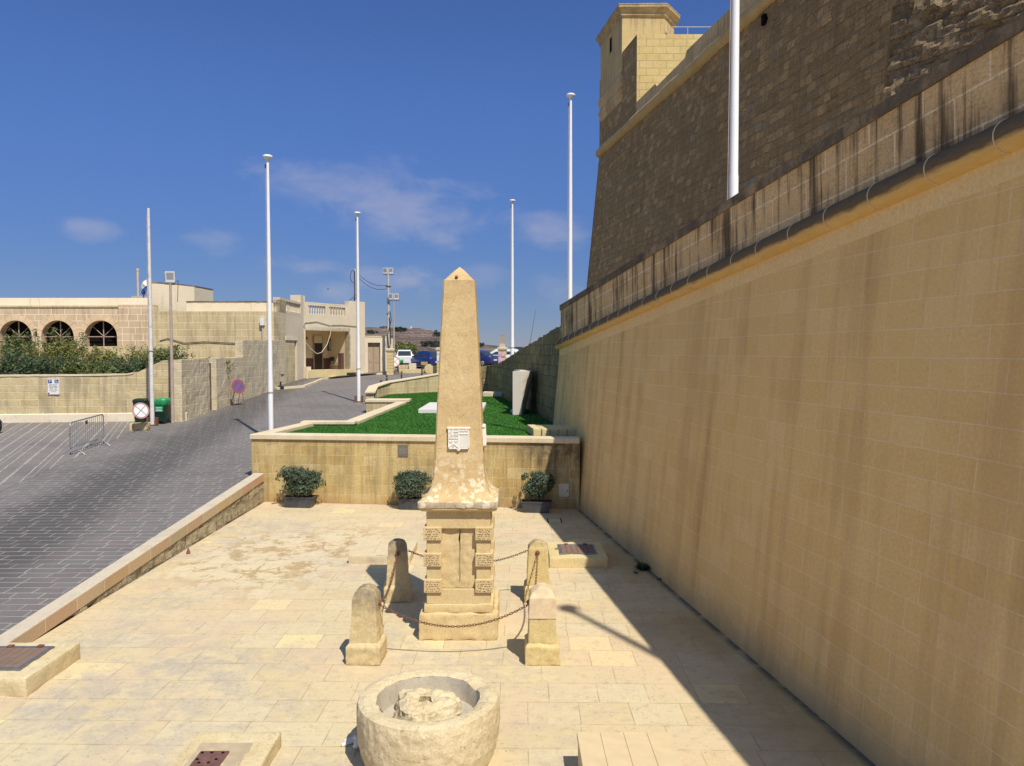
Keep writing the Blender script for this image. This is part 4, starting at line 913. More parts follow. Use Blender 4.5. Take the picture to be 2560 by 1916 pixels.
# ================================================================= POTTED SHRUBS
def leafball(mb, c, rx, ry, rz, n, size, rg, lump=.35, shell=.45, seed=0):
    for _ in range(n):
        while True:
            d = Vector((rg.gauss(0, 1), rg.gauss(0, 1), rg.gauss(0, 1)))
            if d.length > .1: break
        d.normalize(); k = 1 + lump * noise.noise(d * 2.3 + Vector((seed, seed * 2, 0))) + .25 * lump * noise.noise(d * 6 + Vector((seed, 0, 9)))
        r = k * (shell + (1 - shell) * rg.random() ** .5)
        p = Vector((c[0] + d.x * rx * r, c[1] + d.y * ry * r, c[2] + d.z * rz * r))
        u = (d + Vector((rg.gauss(0, .6), rg.gauss(0, .6), rg.gauss(0, .6)))).normalized(); a = u.cross(Vector((rg.gauss(0, 1), rg.gauss(0, 1), rg.gauss(0, 1)))); a.normalize(); b_ = u.cross(a)
        s = size * rg.uniform(.6, 1.3); b0 = len(mb.v)
        mb.v += [p - a * s, p + b_ * s * .42 + u * s * .12, p + a * s, p - b_ * s * .42 + u * s * .12]; mb.f.append([b0, b0 + 1, b0 + 2, b0 + 3]); mb.sm.append(False)
def potted(x, y, w, pw, h, label, seed, bare=False):
    t = thing('potted_shrub', label, 'potted shrub', (x, y, 0), R(-6), 'potted shrubs against the retaining wall'); rg = random.Random(seed)
    m = MB(); hw, hd = pw / 2, .17
    ringp = lambda s, z: [(sx * (hw * s), sy * (hd * s), z) for sx, sy in ((-1, -1), (1, -1), (1, 1), (-1, 1))]
    m.loft([ringp(.86, 0), ringp(.98, .24), ringp(1.04, .242), ringp(1.05, .285), ringp(.97, .286), ringp(.95, .22)], caps=True); m.build('pot', M_pot, t, bevel=.012)
    MB().box(-hw * .93, hw * .93, -hd * .93, hd * .93, .2, .245).build('soil', M_soil, t)
    st = MB()
    for i in range(16):
        bx_, by_ = rg.uniform(-hw * .7, hw * .7), rg.uniform(-.1, .1); e_ = Vector((bx_ * 1.3 + rg.gauss(0, .1), by_ + rg.gauss(0, .1), h * rg.uniform(.6, .95)))
        b1 = Vector((bx_, by_, .23)); st.tube([b1, b1.lerp(e_, .5) + Vector((rg.gauss(0, .04), rg.gauss(0, .03), 0)), e_], [.009, .006, .003], 5)
    st.build('stems', M_twig, t)
    f = MB(); k = 13
    for i in range(k):
        a = rg.uniform(0, 6.28); rr3 = rg.uniform(.15, .9); cx = math.cos(a) * rr3 * w * .30 ; cy = math.sin(a) * rr3 * .14; cz = .25 + (h - .25) * rg.uniform(.40 if bare else .18, .76)
        leafball(f, (cx, cy, cz), w * rg.uniform(.2, .3), .20, (h - .25) * rg.uniform(.2, .3), 560, .034, rg, .4, .5, seed + i)
    for i in range(26):
        cx = rg.uniform(-w * .42, w * .42); leafball(f, (cx, rg.uniform(-.15, .15), h * rg.uniform(.86, 1.0) - .55 * cx * cx), .05, .05, .07, 26, .03, rg, .3, .3, i)
    f.build('foliage', M_leafgrey, t)
potted(-5.56, 19.98, 1.42, .78, 1.06, 'large rounded grey green shrub in a charcoal trough by the low boundary wall', 3)
potted(-2.55, 19.72, 1.18, .74, .98, 'grey green shrub in a charcoal trough half hidden behind the obelisk', 5)
potted(.62, 19.35, 1.02, .74, 1.02, 'thinner grey green shrub in a charcoal trough partly in the ramp shadow', 8, True)
def wallpatch(name, u0, u1, z0, z1, mat, label, cat, dep=.02, extra=None):
    t = thing(name, label, cat, pl((u0 + u1) / 2, 0, z0)); c = t.location.copy()
    ang = math.atan2(D.y, D.x); t.rotation_euler = (0, 0, ang); w = (u1 - u0) / 2
    MB().box(-w, w, -dep, -.001, 0, z1 - z0).build('panel', mat, t, bevel=.004)
    if extra: extra(t, w, z1 - z0, dep)
    return t
def pq(px, py):
    # point on the planter wall plane
    a, b = ray(px, py); n = NN; k = (A.x * n.x + A.y * n.y) / (a * n.x + n.y); p = Vector((a * k, k, CH + b * k)); return (Vector((p.x, p.y)) - A).dot(D), p.z
u0, z1 = pq(995, 1112); u1, z0 = pq(1020, 1142)
def plq(t, w, h, d):
    m = MB(); [m.box(-w * .75, w * .75, -d - .003, -d - .0005, h * (.25 + .11 * i), h * (.25 + .11 * i) + .012) for i in range(5)]; m.build('lettering', plain('worn_letters', (.30, .27, .24), .6), t)
wallpatch('wall_plaque', u0, u1, z0, z1, M_plaque, 'small dull bronze plaque on the retaining wall left of the obelisk', 'plaque', .02, plq)
u0, z1 = pq(1397, 1209); u1, z0 = pq(1422, 1242)
wallpatch('utility_cover', u0, u1, z0, z1, M_utilbox, 'plain pale utility cover on the retaining wall by the ramp wall', 'utility cover', .03, lambda t, w, h, d: MB().lathe([(.016, 0), (.016, .008), (0, .009)], 8).build('lock', M_black, t, M=Matrix.Translation((w * .7, -d, h * .45)) @ Matrix.Rotation(R(90), 4, 'X')))
# weeds
def weed(p, n, s, label, seed):
    rg = random.Random(seed); m = MB()
    for i in range(n):
        a = rg.uniform(0, 6.28); l = s * rg.uniform(.4, 1.1); d = Vector((math.cos(a), math.sin(a), rg.uniform(.3, 1.2))).normalized(); c = Vector((math.cos(a), math.sin(a), 0)) * s * .5 * rg.random()
        sd = d.cross(Vector((0, 0, 1))).normalized() * l * .13; m.face([c - sd * .3, c + d * l * .5 - sd, c + d * l, c + d * l * .5 + sd])
    o = m.build('weed', M_leafweed); o.location = p; tag(o, label, 'weed', 'weeds at the foot of the ramp wall'); return o
weed(onz(1606, 1424), 130, .16, 'dark green weed tuft growing at the foot of the ramp wall', 1)
weed(onz(1650, 1450), 40, .07, 'tiny weed sprig by the ramp wall just nearer than the big tuft', 2)
weed(onz(1590, 1434), 40, .06, 'flat little weed in the paving beside the big tuft', 4)
# ================================================================= CAT
cat = thing('cat', 'white cat lying in the shade behind the round trough, paws in the sun', 'cat', (-1.52, 7.86, 0))
def skin(name, chains, mat, parent, sub=2):
    me = bpy.data.meshes.new(name); V, E, Rr = [], [], []
    idx = {}
    for ch in chains:
        prev = None
        for p, r in ch:
            k = tuple(round(c, 4) for c in p)
            if k not in idx: idx[k] = len(V); V.append(p); Rr.append(r)
            if prev is not None: E.append((prev, idx[k]))
            prev = idx[k]
    me.from_pydata(V, E, []); o = bpy.data.objects.new(name, me); COL.objects.link(o); o.parent = parent
    sm = o.modifiers.new('Skin', 'SKIN'); sm.use_smooth_shade = True
    for i, r in enumerate(Rr): me.skin_vertices[0].data[i].radius = (r, r)
    me.skin_vertices[0].data[0].use_root = True
    ss = o.modifiers.new('Sub', 'SUBSURF'); ss.levels = sub; ss.render_levels = sub; me.materials.append(mat); return o
body = [((.42, .26, .085), .085), ((.30, .22, .09), .095), ((.16, .14, .085), .085), ((.06, .02, .08), .07), ((-.01, -.10, .075), .05), ((-.045, -.19, .072), .052), ((-.06, -.235, .066), .038), ((-.065, -.268, .058), .022)]
fl1 = [((.06, .02, .08), .07), ((-.01, -.01, .045), .034), ((-.09, -.055, .030), .023), ((-.17, -.10, .022), .019), ((-.205, -.125, .018), .023), ((-.235, -.14, .016), .019)]
fl2 = [((.06, .02, .08), .07), ((.0, .05, .040), .034), ((-.09, .01, .026), .023), ((-.165, -.03, .020), .019), ((-.195, -.05, .018), .023), ((-.222, -.062, .016), .019)]
hl1 = [((.42, .26, .085), .085), ((.34, .10, .06), .05), ((.25, -.0, .035), .028), ((.16, -.05, .022), .020)]
hl2 = [((.42, .26, .085), .085), ((.46, .38, .05), .05), ((.36, .42, .03), .026), ((.26, .40, .022), .020)]
tail = [((.42, .26, .085), .085), ((.52, .33, .05), .03), ((.58, .42, .03), .022), ((.54, .54, .022), .018), ((.44, .58, .02), .012)]
cb = skin('body', [body, fl1, fl2, hl1, hl2, tail], M_cat, cat)
m = MB()
for s in (-1, 1): m.loft([[(s * .034 + a * .022 - .045, -.185 + b * .010, .105) for a, b in ((-1, -1), (1, -1), (1, 1), (-1, 1))], [(s * .042 - .045, -.187, .150)] * 4], caps=False)
m.build('ears', M_cat, cb)
m = MB(); [m.lathe([(.006, -.006), (.008, 0), (.006, .006), (0, .008)], 8, (-.058 + s * .024, -.245, .082)) for s in (-1, 1)]; m.build('eyes', M_ink, cb)
MB().lathe([(.007, -.005), (.008, 0), (0, .006)], 8, (-.066, -.288, .062)).build('nose', M_catpink, cb)
# ================================================================= FLAGPOLES
def flagpole(x, y, z, h, label, r0=.092, old=False, base=True, disc=True, band=1.7):
    t = thing('flagpole', label, 'flagpole', (x, y, z), 0, 'white flagpoles along the street and the ramp'); mt = M_poleold if old else M_pole
    m = MB(); prof = [(r0, 0), (r0, h * .22), (r0 * .92, h * .225), (r0 * .78, h * .6), (r0 * .52, h)] if not old else [(r0, 0), (r0 * .85, h * .45), (r0 * .6, h)]
    m.lathe(prof, 16); m.build('pole', mt, t)
    if disc: m = MB().lathe([(.05, h - .10), (.055, h - .02), (.12, h + .03), (.165, h + .05), (.17, h + .10), (.13, h + .13), (0, h + .14)], 20); m.build('truck', mt, t); MB().box(-.10, -.05, -.03, .03, h - .30, h - .18).build('pulley', M_darksteel, t)
    pts = [(-r0 * 1.05 - .035, -.0, 1.0)] + [(-r0 * (1 - .48 * k / 10) - .03, 0, 1.0 + (h - 1.25) * k / 10) for k in range(1, 11)]
    MB().tube(pts, .009, 5).build('halyard', M_lamppole, t)
    MB().tube([((r0 + .012) * math.cos(a), (r0 + .012) * math.sin(a), band + .05 * k / 24) for k, a in [(k, R(45 * k)) for k in range(25)]], .011, 5).build('rope_coil', M_concpole, t)
    if base:
        b = MB()
        for s in (-1, 1): b.box(s * .17 - .035, s * .17 + .035, -.11, .11, -.1, .34); 
        b.box(-.14, .14, -.12, .12, -.1, .06); b.build('base_bracket', M_rust, t, bevel=.008)
    return t
p = onst(381, 1061); flagpole(p.x * .985, p.y * .985, SZ(p.y * .985), 8.7, 'old flaking flagpole without a disc standing between the two green bins', .085, True, True, False, 3.0)
flagpole(-8.50, 27.0, SZ(27), 9.85, 'tall white flagpole on the street by the corner of the retaining wall', .088)
p = onst(897, 1006); flagpole(p.x, p.y, p.z, 9.6, 'white flagpole standing alone in the street in front of the house porch', .092)
flagpole(.02, 43.6, 2.6, 9.9, 'farthest white flagpole, rising behind the mossy rubble wall', .10)
flagpole(2.2, 29.2, ZM(29.2) + .1, 9.7, 'white flagpole on the ramp just beyond the end of the streaked parapet', .092)
flagpole(4.43, 15.5, ZM(15.5) + .1, 11.0, 'nearest big white flagpole on the ramp in front of the bastion, top out of frame', .094, band=.86)
flagpole(6.53, 1.95, ZM(1.95) + .1, 10.0, 'flagpole on the ramp outside the frame whose shadow crosses the plaza', .094)
# ================================================================= LAWN OBJECTS
t = thing('marble_slab', 'flat white marble slab lying on the lawn behind the obelisk', 'slab', (-2.33, 31, LZ - .02)); MB().box(-1.22, 1.22, -2.0, 2.0, 0, .16).build('slab', M_slabwhite, t, bevel=.012)
t = thing('travertine_monument', 'curved upright travertine monument standing on the lawn by the rubble wall', 'monument', (.18, 28.3, LZ - .03))
def cres(s, z):
    # crescent plan, opening to the left; near end thick
    Q = [(-.16, 0), (.18, -.03), (.18 + .30 * s, .32), (.26 + .34 * s, .8), (.28 + .34 * s, 1.3), (.16 + .32 * s, 1.9), (-.05 + .25 * s, 2.45), (-.10, 2.5), (.06, 2.0), (.14, 1.4), (.12, .9), (.0, .45)]
    return [(x, y, z) for x, y in Q]
m = MB(); m.loft([cres(s, z) for s, z in ((.15, 0), (.35, .4), (.6, .8), (.85, 1.2), (1.0, 1.62))]); m.build('stone', M_trav, t, bevel=.01)
o = MB().lathe([(.0, 0), (.10, .05), (.13, .12), (.09, .2), (0, .22)], 10).build('flower_bunch', plain('pale_blue_flowers', (.35, .40, .62), .8, var=.4, scale=30), t); o.location = (-.12, .25, 0)
for i in range(5):
    x0 = .50 + i * .235; o = MB().box(-.11, .11, -.62, .62, 0, .22).build('stone_beam', M_ochre, None, rough=dict(maxlen=.09, amp=.008, scale=5, rnd=.008, seed=40 + i)); o.location = (x0 + .12, 21.55 - .03 * i, LZ - .02 + .0); o.rotation_euler = (0, 0, R(7))
    tag(o, ['sunlit left end stone beam in the row of five on the lawn edge', 'second stone beam from the left in the row on the lawn edge', 'middle stone beam of the row of five on the lawn edge', 'fourth stone beam from the left in the row on the lawn edge', 'right end stone beam in shade by the ramp wall'][i], 'stone beam', 'stone beams stacked side by side on the lawn edge')
for i, (px, py, w, lb) in enumerate(((1222, 988, .55, 'pale squared stone block lying at the far end of the lawn in sun'), (1245, 987, .7, 'grey stone block lying in shade under the mossy rubble wall'))):
    y = 40.2; p = at(px, py, y); o = MB().box(-w / 2, w / 2, -.25, .25, 0, .26).build('fallen_block', M_cop if i == 0 else M_kerbtop, None, rough=dict(maxlen=.1, amp=.012, scale=4, rnd=.02, seed=50 + i)); o.location = (p.x, y, LZ - .03); o.rotation_euler = (0, 0, R(-12)); tag(o, lb, 'stone block')
o = MB().tube([(0, 0, 0), (.35, .1, 1.5), (.62, .2, 3.0)], [.02, .014, .008], 5).build('dry_stalk', M_twig, None); o.location = (.55, 37.5, ZM(37.5) + .1); tag(o, 'thin dry stalk leaning up behind the rubble wall by the far flagpole', 'stalk')
# ================================================================= LEFT GARDEN WALL (faces the camera) and street side wall
def onplane(px, py, P, N):
    a, b = ray(px, py); d = Vector((a, 1, b)); o_ = Vector((0, 0, CH)); k = (Vector(P) - o_).dot(Vector(N)) / d.dot(Vector(N)); return o_ + d * k
GA, GB = Vector((-32, 30.8)), Vector((-13.8, 32.45)); gd = (GB - GA).normalized(); gn = Vector((gd.y, -gd.x))
gx = lambda x: GA + gd * ((x - GA.x) / gd.x)
root = thing('garden_wall', 'yellow ashlar garden wall with a sloping raised end carrying the parking sign', 'wall')
top = [(-32, 3.02), (-18.6, 3.05), (-16.25, 3.08), (-15.9, 3.14), (-14.75, 3.70), (-13.8, 3.73)]
rows = []
for x, z in top:
    p = gx(x); q = p - gn * .45; rows.append([(p.x, p.y, .3), (p.x, p.y, z), (q.x, q.y, z), (q.x, q.y, .3)])
m = MB().grid(rows, True, False, flip=True); m.face(rows[0]); m.face(rows[-1][::-1]); m.build('wall_face', M_garden, root, rough=dict(maxlen=.35, amp=.018, scale=2.2, smooth=False))
rows = []
for x, z in top[:4]:
    p = gx(x) + gn * .03; q = p - gn * .5; rows.append([(p.x, p.y, z + .002), (p.x, p.y, z + .075), (q.x, q.y, z + .075), (q.x, q.y, z + .002)])
m = MB().grid(rows, True, False, flip=True); m.face(rows[0]); m.face(rows[-1][::-1]); m.build('coping', M_cop, root, rough=dict(maxlen=.4, amp=.01, scale=3, smooth=False))
rows = []
for x, z in ((-32, .1), (-13.76, .1)):
    p = gx(x) + gn * .07; rows.append([(p.x, p.y, SZ(p.y) - .2), (p.x, p.y, SZ(p.y) + .33), (p.x - gn.x * .07, p.y - gn.y * .07, SZ(p.y) + .36)])
MB().grid(rows, False, False, flip=True).build('plaster_base', M_strip, root)
root = thing('street_wall', 'pale block street wall with streaked top and a narrow iron gate running up to the house', 'wall')
SW = [(-13.8, 32.1), (-13.93, 35.35), (-13.96, 36.1), (-14.16, 40.3)]
wallrun(MB(), [(-13.79, 32.05, .5, 3.74), (-13.93, 35.35, .5, 3.74)], .4, -1).build('lower_wall', M_side, root, rough=dict(maxlen=.35, amp=.02, scale=2.2, smooth=False))
wallrun(MB(), [(-13.96, 36.25, .5, 3.76), (-14.16, 40.4, .5, 3.78)], .4, -1).build('lower_wall', M_side, root, rough=dict(maxlen=.35, amp=.02, scale=2.2, smooth=False))
wallrun(MB(), [(-14.155, 40.42, .5, 4.68), (-14.5, 48.2, .5, 4.80)], .4, -1).build('upper_wall', M_side, root, rough=dict(maxlen=.35, amp=.02, scale=2.2, smooth=False))
wallrun(MB(), [(-14.18, 35.30, .5, 3.55), (-14.2, 36.3, .5, 3.55)], .06, -1).build('gate', M_gate, root)
# pipe end at the pavement corner
tag(MB().tube([(-14.3, 47.2, SZ(47) + .10), (-13.95, 46.6, SZ(46.6) + .10)], .11, 12).tube([(-14.2, 47.1, SZ(47) + .2), (-14.2, 47.1, SZ(47) + .45)], .05, 8).build('drain_pipe', M_black), 'short black drain pipe end at the foot of the street wall by the pavement', 'pipe')
# terrace walls in the garden
root = tag(wallrun(MB(), [(-23.2, 41.2, 1.5, 4.36), (-14.56, 42.2, 1.5, 4.44)], .45, -1).build('terrace_wall', M_brownwall, None, rough=dict(maxlen=.4, amp=.02, scale=2, smooth=False)), 'stained low terrace wall behind the bushes and in front of the ochre building', 'wall')
o = MB().face([(-45, 30.9, 2.55), (-14.2, 32.5, 2.55), (-14.5, 49, 2.7), (-45, 49, 2.7)]).build('garden_ground', M_earth); struct(o)
# bushes
bush_spec = [(-22.6, 36.6, 2.6, 1.7, 1.6, 'leafy green bush reaching up the arches at the left edge', M_leafbush, 1.0), (-20.6, 35.6, 2.0, 1.5, 1.25, 'dense mid green bush under the first arch', M_leafyel, .9), (-18.9, 36.4, 2.2, 1.6, 1.35, 'tangled yellow green bush under the second arch', M_leafyel, .95), (-17.6, 34.8, 1.7, 1.3, .95, 'dark bluish green scrub behind the garden wall coping', M_leafdark, .8),
             (-20.3, 33.6, 2.0, 1.0, .85, 'low dark scrub spreading just behind the garden wall', M_leafdark, .8), (-16.9, 36.9, 1.6, 1.4, 1.35, 'green bush under the third arch', M_leafbush, .9), (-15.9, 35.0, 1.2, 1.2, 1.0, 'olive green scrub by the sloping end of the garden wall', M_leafdark, .8), (-15.1, 37.8, 1.3, 1.2, 1.0, 'light green weedy bush behind the lamp post', M_leafyel, .7), (-18.3, 33.2, 1.6, .8, .75, 'greyish scrub touching the garden wall top', M_leafbush, .8), (-22.9, 33.4, 2.0, 1.1, 1.0, 'shrubby dark growth at the left edge above the garden wall', M_leafdark, .9),
             (-17.2, 33.3, 1.0, .7, .75, 'small dark scrub clump above the coping step', M_leafdark, .75), (-15.6, 39.6, .7, .8, .6, 'pale weedy growth in front of the terrace wall', M_leafyel, .5)]
for i, (x, y, rx, ry, rz, lb, mt, dn) in enumerate(bush_spec):
    rz *= 1.42 if x < -19.5 else (1.15 if x < -16.5 else .95)
    t = thing('bush', lb, 'bush', (x, y, 2.6), 0, 'overgrown bushes behind the garden wall'); rg = random.Random(100 + i); f = MB(); s = MB(); N_ = int(11 * dn) + 3
    for k in range(N_):
        a = rg.uniform(0, 6.28); r_ = rg.uniform(.1, .8); cx, cy = math.cos(a) * r_ * rx, math.sin(a) * r_ * ry; cz = rz * rg.uniform(.15, 1.0) * (1 - .35 * r_)
        leafball(f, (cx, cy, cz), rx * .33, ry * .33, rz * .32, int(240 * dn), .085, rg, .6, .35, i * 3 + k)
        if k % 2 == 0: s.tube([(cx * .2, cy * .2, -.1), (cx * .7 + rg.gauss(0, .1), cy * .7, cz * .5), (cx, cy, cz + .1)], [.03, .02, .008], 5)
    for k in range(int(26 * dn)):
        a = rg.uniform(0, 6.28); cx, cy = math.cos(a) * rg.random() * rx, math.sin(a) * rg.random() * ry; top_ = rz * rg.uniform(.75, 1.12); lean = rg.gauss(0, .2)
        s.tube([(cx, cy, rz * .2), (cx + lean * .5, cy, top_ * .7), (cx + lean, cy, top_)], [.012, .008, .004], 4)
        leafball(f, (cx + lean, cy, top_), .14, .14, .20, 22, .055, rg, .4, .2, k)
        leafball(f, (cx + lean * .5, cy, top_ * .72), .16, .16, .22, 22, .06, rg, .4, .2, k)
    f.build('foliage', mt, t); s.build('stems', M_twig, t)
# ================================================================= ARCADE BUILDING
AY = 47.5
root = thing('arcade_building', 'low pinkish stone building with three dark barred arches and a white roof strip', 'building', (-21, AY, 0))
root.location = (0, 0, 0)
def arched_front(x0, x1, zb_, zt, holes, y, mat, parent, name='wall', dep=.6):
    # holes: (xc, halfwidth, spring z, sill z)
    P = [(x0, zb_)]
    m = MB(); xs = x0
    for xc, hw, zs_, zsill in holes:
        m.face([(xs, y, zb_), (xc - hw, y, zb_), (xc - hw, y, zt), (xs, y, zt)])
        n = 20; arc = [(xc + hw * math.cos(math.pi - math.pi * k / n), zs_ + hw * math.sin(math.pi * k / n)) for k in range(n + 1)]
        for k in range(n): a, b = arc[k], arc[k + 1]; m.face([(a[0], y, a[1]), (b[0], y, b[1]), (b[0], y, zt), (a[0], y, zt)])
        for k in range(n): a, b = arc[k], arc[k + 1]; m.face([(a[0], y, a[1]), (a[0], y + dep, a[1]), (b[0], y + dep, b[1]), (b[0], y, b[1])])
        if zsill > zb_: m.face([(xc - hw, y, zb_), (xc + hw, y, zb_), (xc + hw, y, zsill), (xc - hw, y, zsill)])
        m.face([(xc - hw, y, zsill), (xc - hw, y + dep, zsill), (xc - hw, y + dep, zs_), (xc - hw, y, zs_)]); m.face([(xc + hw, y, zsill), (xc + hw, y, zs_), (xc + hw, y + dep, zs_), (xc + hw, y + dep, zsill)])
        xs = xc + hw
    m.face([(xs, y, zb_), (x1, y, zb_), (x1, y, zt), (xs, y, zt)])
    return m.build(name, mat, parent)
def X(px, y): return at(px, 882, y).x
holes = [(X(c, AY), 1.0, 5.02, 2.5) for c in (40, 145, 253)]
arched_front(-36, X(300, AY), 2.0, 6.83, holes, AY, M_arcade, root)
for xc, hw, zs_, z0 in holes:
    w = MB().box(xc - hw, xc + hw, AY + .55, AY + .62, z0, zs_ + hw + .1).build('arch_opening', M_void, root)
    b = MB(); b.box(xc - .025, xc + .025, AY + .32, AY + .36, z0, zs_ + hw); b.box(xc - hw, xc + hw, AY + .32, AY + .36, zs_ - .02, zs_ + .03)
    for s in (-1, 1): b.tube([(xc, AY + .34, zs_ + .02), (xc + s * hw * .72, AY + .34, zs_ + hw * .70)], .022, 4)
    b.build('window_bars', M_lamppole, w)
    v = MB(); n = 9
    for k in range(n):
        a0, a1 = math.pi * k / n + .008, math.pi * (k + 1) / n - .008
        q = [(xc + r_ * math.cos(a), AY - .012, zs_ + r_ * math.sin(a)) for r_, a in ((hw + .005, a0), (hw + .36, a0), (hw + .36, (a0 + a1) / 2), (hw + .36, a1), (hw + .005, a1), (hw + .005, (a0 + a1) / 2))]; v.face(q); v.face([q[1], (q[1][0], AY + .02, q[1][2]), (q[3][0], AY + .02, q[3][2]), q[3], q[2]])
    v.build('arch_ring', M_voussoir, root)
MB().box(-36, X(300, AY), AY - .06, AY + .6, 6.832, 6.93).build('cornice', M_coping_dark if False else M_brownwall, root)
MB().box(X(300, AY), X(389, AY), AY - .10, AY + .5, 2.0, 6.98).build('pier', M_arcade, root)
MB().box(-36, X(372, AY + 3), AY + 3, AY + 3.4, 6.4, 7.62).build('roof_strip', M_strip, root)
MB().box(-36, X(389, AY), AY + .5, AY + 3, 6.5, 6.8).build('roof', M_strip, root)
root = thing('ochre_building', 'plain windowless ochre stone building between the arcade and the house, white parapet above', 'building')
MB().box(X(389, AY) + .01, -14.55, AY - .5, AY + 4, 2, 6.55).build('wall', M_brownwall, root)
MB().box(X(468, AY + 2.5), -14.6, AY + 2.5, AY + 3, 6.3, 7.32).build('roof_parapet', M_strip, root)
MB().box(X(468, AY + 2.5), -14.62, AY + 2.46, AY + 3.02, 7.322, 7.38).build('parapet_cap', M_coping_dark, root, rough=dict(maxlen=.4, amp=.02, scale=3, smooth=False))
root = thing('roof_block', 'pale plastered rooftop block with blackened top edge behind the lamp post', 'building')
yb = AY + 4.2
MB().prism([(X(372, yb), yb), (X(432, yb), yb), (X(470, yb), yb + 1.2), (X(470, yb) + .2, yb + 4), (X(372, yb), yb + 4)], 6.3, 8.62, zf=lambda x, y: 8.72 - .06 * (x - X(372, yb))).build('wall', M_white, root)
MB().prism([(X(372, yb), yb - .02), (X(432, yb), yb - .02), (X(470, yb) + .02, yb + 1.2), (X(470, yb) + .22, yb + 4), (X(372, yb), yb + 4)], 8.6, 8.7, zf=lambda x, y: 8.79 - .06 * (x - X(372, yb)), zb=lambda x, y: 8.722 - .06 * (x - X(372, yb))).build('roof_edge', M_coping_dark, root)
t = thing('chimney_pipe', 'slim grey chimney pipe on a small roof ledge behind the arcade', 'chimney', (X(348, yb), yb, 7.2)); MB().tube([(0, 0, 0), (0, 0, 2.45)], .085, 10).lathe([(.10, 2.3), (.11, 2.42), (.10, 2.46)], 10).build('pipe', M_concpole, t); MB().box(-.35, .7, -.2, .5, -.6, .62).build('ledge', M_concpole, t)
t = thing('roof_flag', 'small white and blue flag hanging beside the pale rooftop block', 'flag', (X(371, yb - .3), yb - .3, 7.6))
MB().tube([(0, 0, 0), (0, 0, 1.35)], .018, 6).build('staff', M_concpole, t)
def cloth(z0, z1): return [[(-.02 - .38 * u * (1 - .3 * v) + .03 * math.sin(6 * v + 4 * u), .06 * math.sin(7 * u + 3 * v), 1.32 - (z0 + (z1 - z0) * v) - .45 * u * u) for u in [k / 8 for k in range(9)]] for v in [k / 6 for k in range(7)]]
MB().grid(cloth(0, .42)).build('white_cloth', M_signw, t); MB().grid(cloth(.42, .8)).build('blue_cloth', M_signblue2, t)
MB().box(-15.15, -14.85, AY - .62, AY - .502, 4.6, 5.0).build('meter_box', M_lampbox, root) if False else None
ob_ = bpy.data.objects['ochre_building']
MB().tube([(-15.2, AY - .58, 2.6), (-15.2, AY - .58, 6.0)], .055, 8).build('downpipe', M_concpole, ob_); MB().box(-15.32, -15.08, AY - .72, AY - .505, 5.7, 6.15).build('meter_box', M_lampbox, ob_)
MB().tube([(X(400, AY - .5), AY - .53, 4.75), (X(430, AY), AY - .55, 4.9), (X(470, AY), AY - .55, 4.62), (X(520, AY), AY - .55, 4.7), (X(600, AY), AY - .55, 4.6)], .022, 5).build('wall_cable', M_cable, ob_)
# ================================================================= HOUSE
h0 = Vector((-14.55, 48.3)); h1 = Vector((-14.5, 53.6)); h2 = Vector((-11.25, 58.9))
hs = thing('porch_house', 'old cream house with balustraded roof, open porch and wooden side door', 'house')
HZ = lambda p: SZ(p.y) - .4
# side part along the street, with a door opening y 49.6..51.9
def panel(p, q, z0, z1, th, mat, name, par=None, uv=True, bev=0):
    p = Vector(p); q = Vector(q); d = (q - p).normalized(); n = Vector((-d.y, d.x)) * th
    return MB().prism([tuple(p), tuple(q), tuple(q + n), tuple(p + n)], z0, z1).build(name, mat, par or hs, bevel=bev)
def at_side(y): f = (y - h0.y) / (h1.y - h0.y); return h0.lerp(h1, f)
M_hside = M_house
panel(at_side(48.3), at_side(49.5), 1.2, 7.35, .4, M_side, 'side_pier')
panel(at_side(49.5), at_side(51.9), 4.85, 6.55, .4, M_house, 'wall_over_door')
panel(at_side(51.9), at_side(53.6), 1.2, 6.55, .4, M_house, 'wall')
dp = thing('x', '', ''); bpy.data.objects.remove(dp)
d0, d1 = at_side(49.5), at_side(51.9); dn = Vector((-1, 0)) * .25
dr = MB().prism([(d0.x - .25, d0.y), (d1.x - .25, d1.y), (d1.x - .32, d1.y), (d0.x - .32, d0.y)], SZ(50) , 4.8).build('side_door', M_door, hs)
m = MB()
for k in range(5): y = d0.y + .08 + k * .56; m.box(d0.x - .262, d0.x - .235, y - .035, y + .035, SZ(50), 4.75)
for z in (2.3, 2.85, 3.7, 4.1): m.box(d0.x - .260, d0.x - .238, d0.y, d1.y, z, z + .1)
m.build('door_rails', M_door, dr)
MB().box(d0.x - .02, d0.x + .05, d0.y - .15, d1.y + .15, 4.85, 5.08).build('door_lintel', M_strip, dr)
# balustrade pieces
def balustrade(p, q, z, name, n, par):
    p = Vector(p); q = Vector(q); d = (q - p).normalized(); L = (q - p).length; nn = Vector((-d.y, d.x))
    r = panel(p, q, z + .72, z + .86, .26, M_house, 'balustrade_rail', par); panel(p, q, z, z + .12, .24, M_house, 'balustrade_base', par)
    for i in range(n):
        c = p + d * (L * (i + .5) / n) + nn * .12
        MB().lathe([(.065, .12), (.05, .17), (.04, .22), (.075, .36), (.05, .52), (.038, .6), (.06, .66), (.065, .72)], 10, (c.x, c.y, z)).build('baluster', M_house, par)
panel(at_side(48.3) , at_side(49.55), 6.55, 7.52, .42, M_side, 'parapet_pier')
balustrade(at_side(49.55), at_side(52.9), 6.62, 'b', 11, hs); panel(at_side(49.5), at_side(52.9), 6.53, 6.62, .32, M_house, 'string_course')
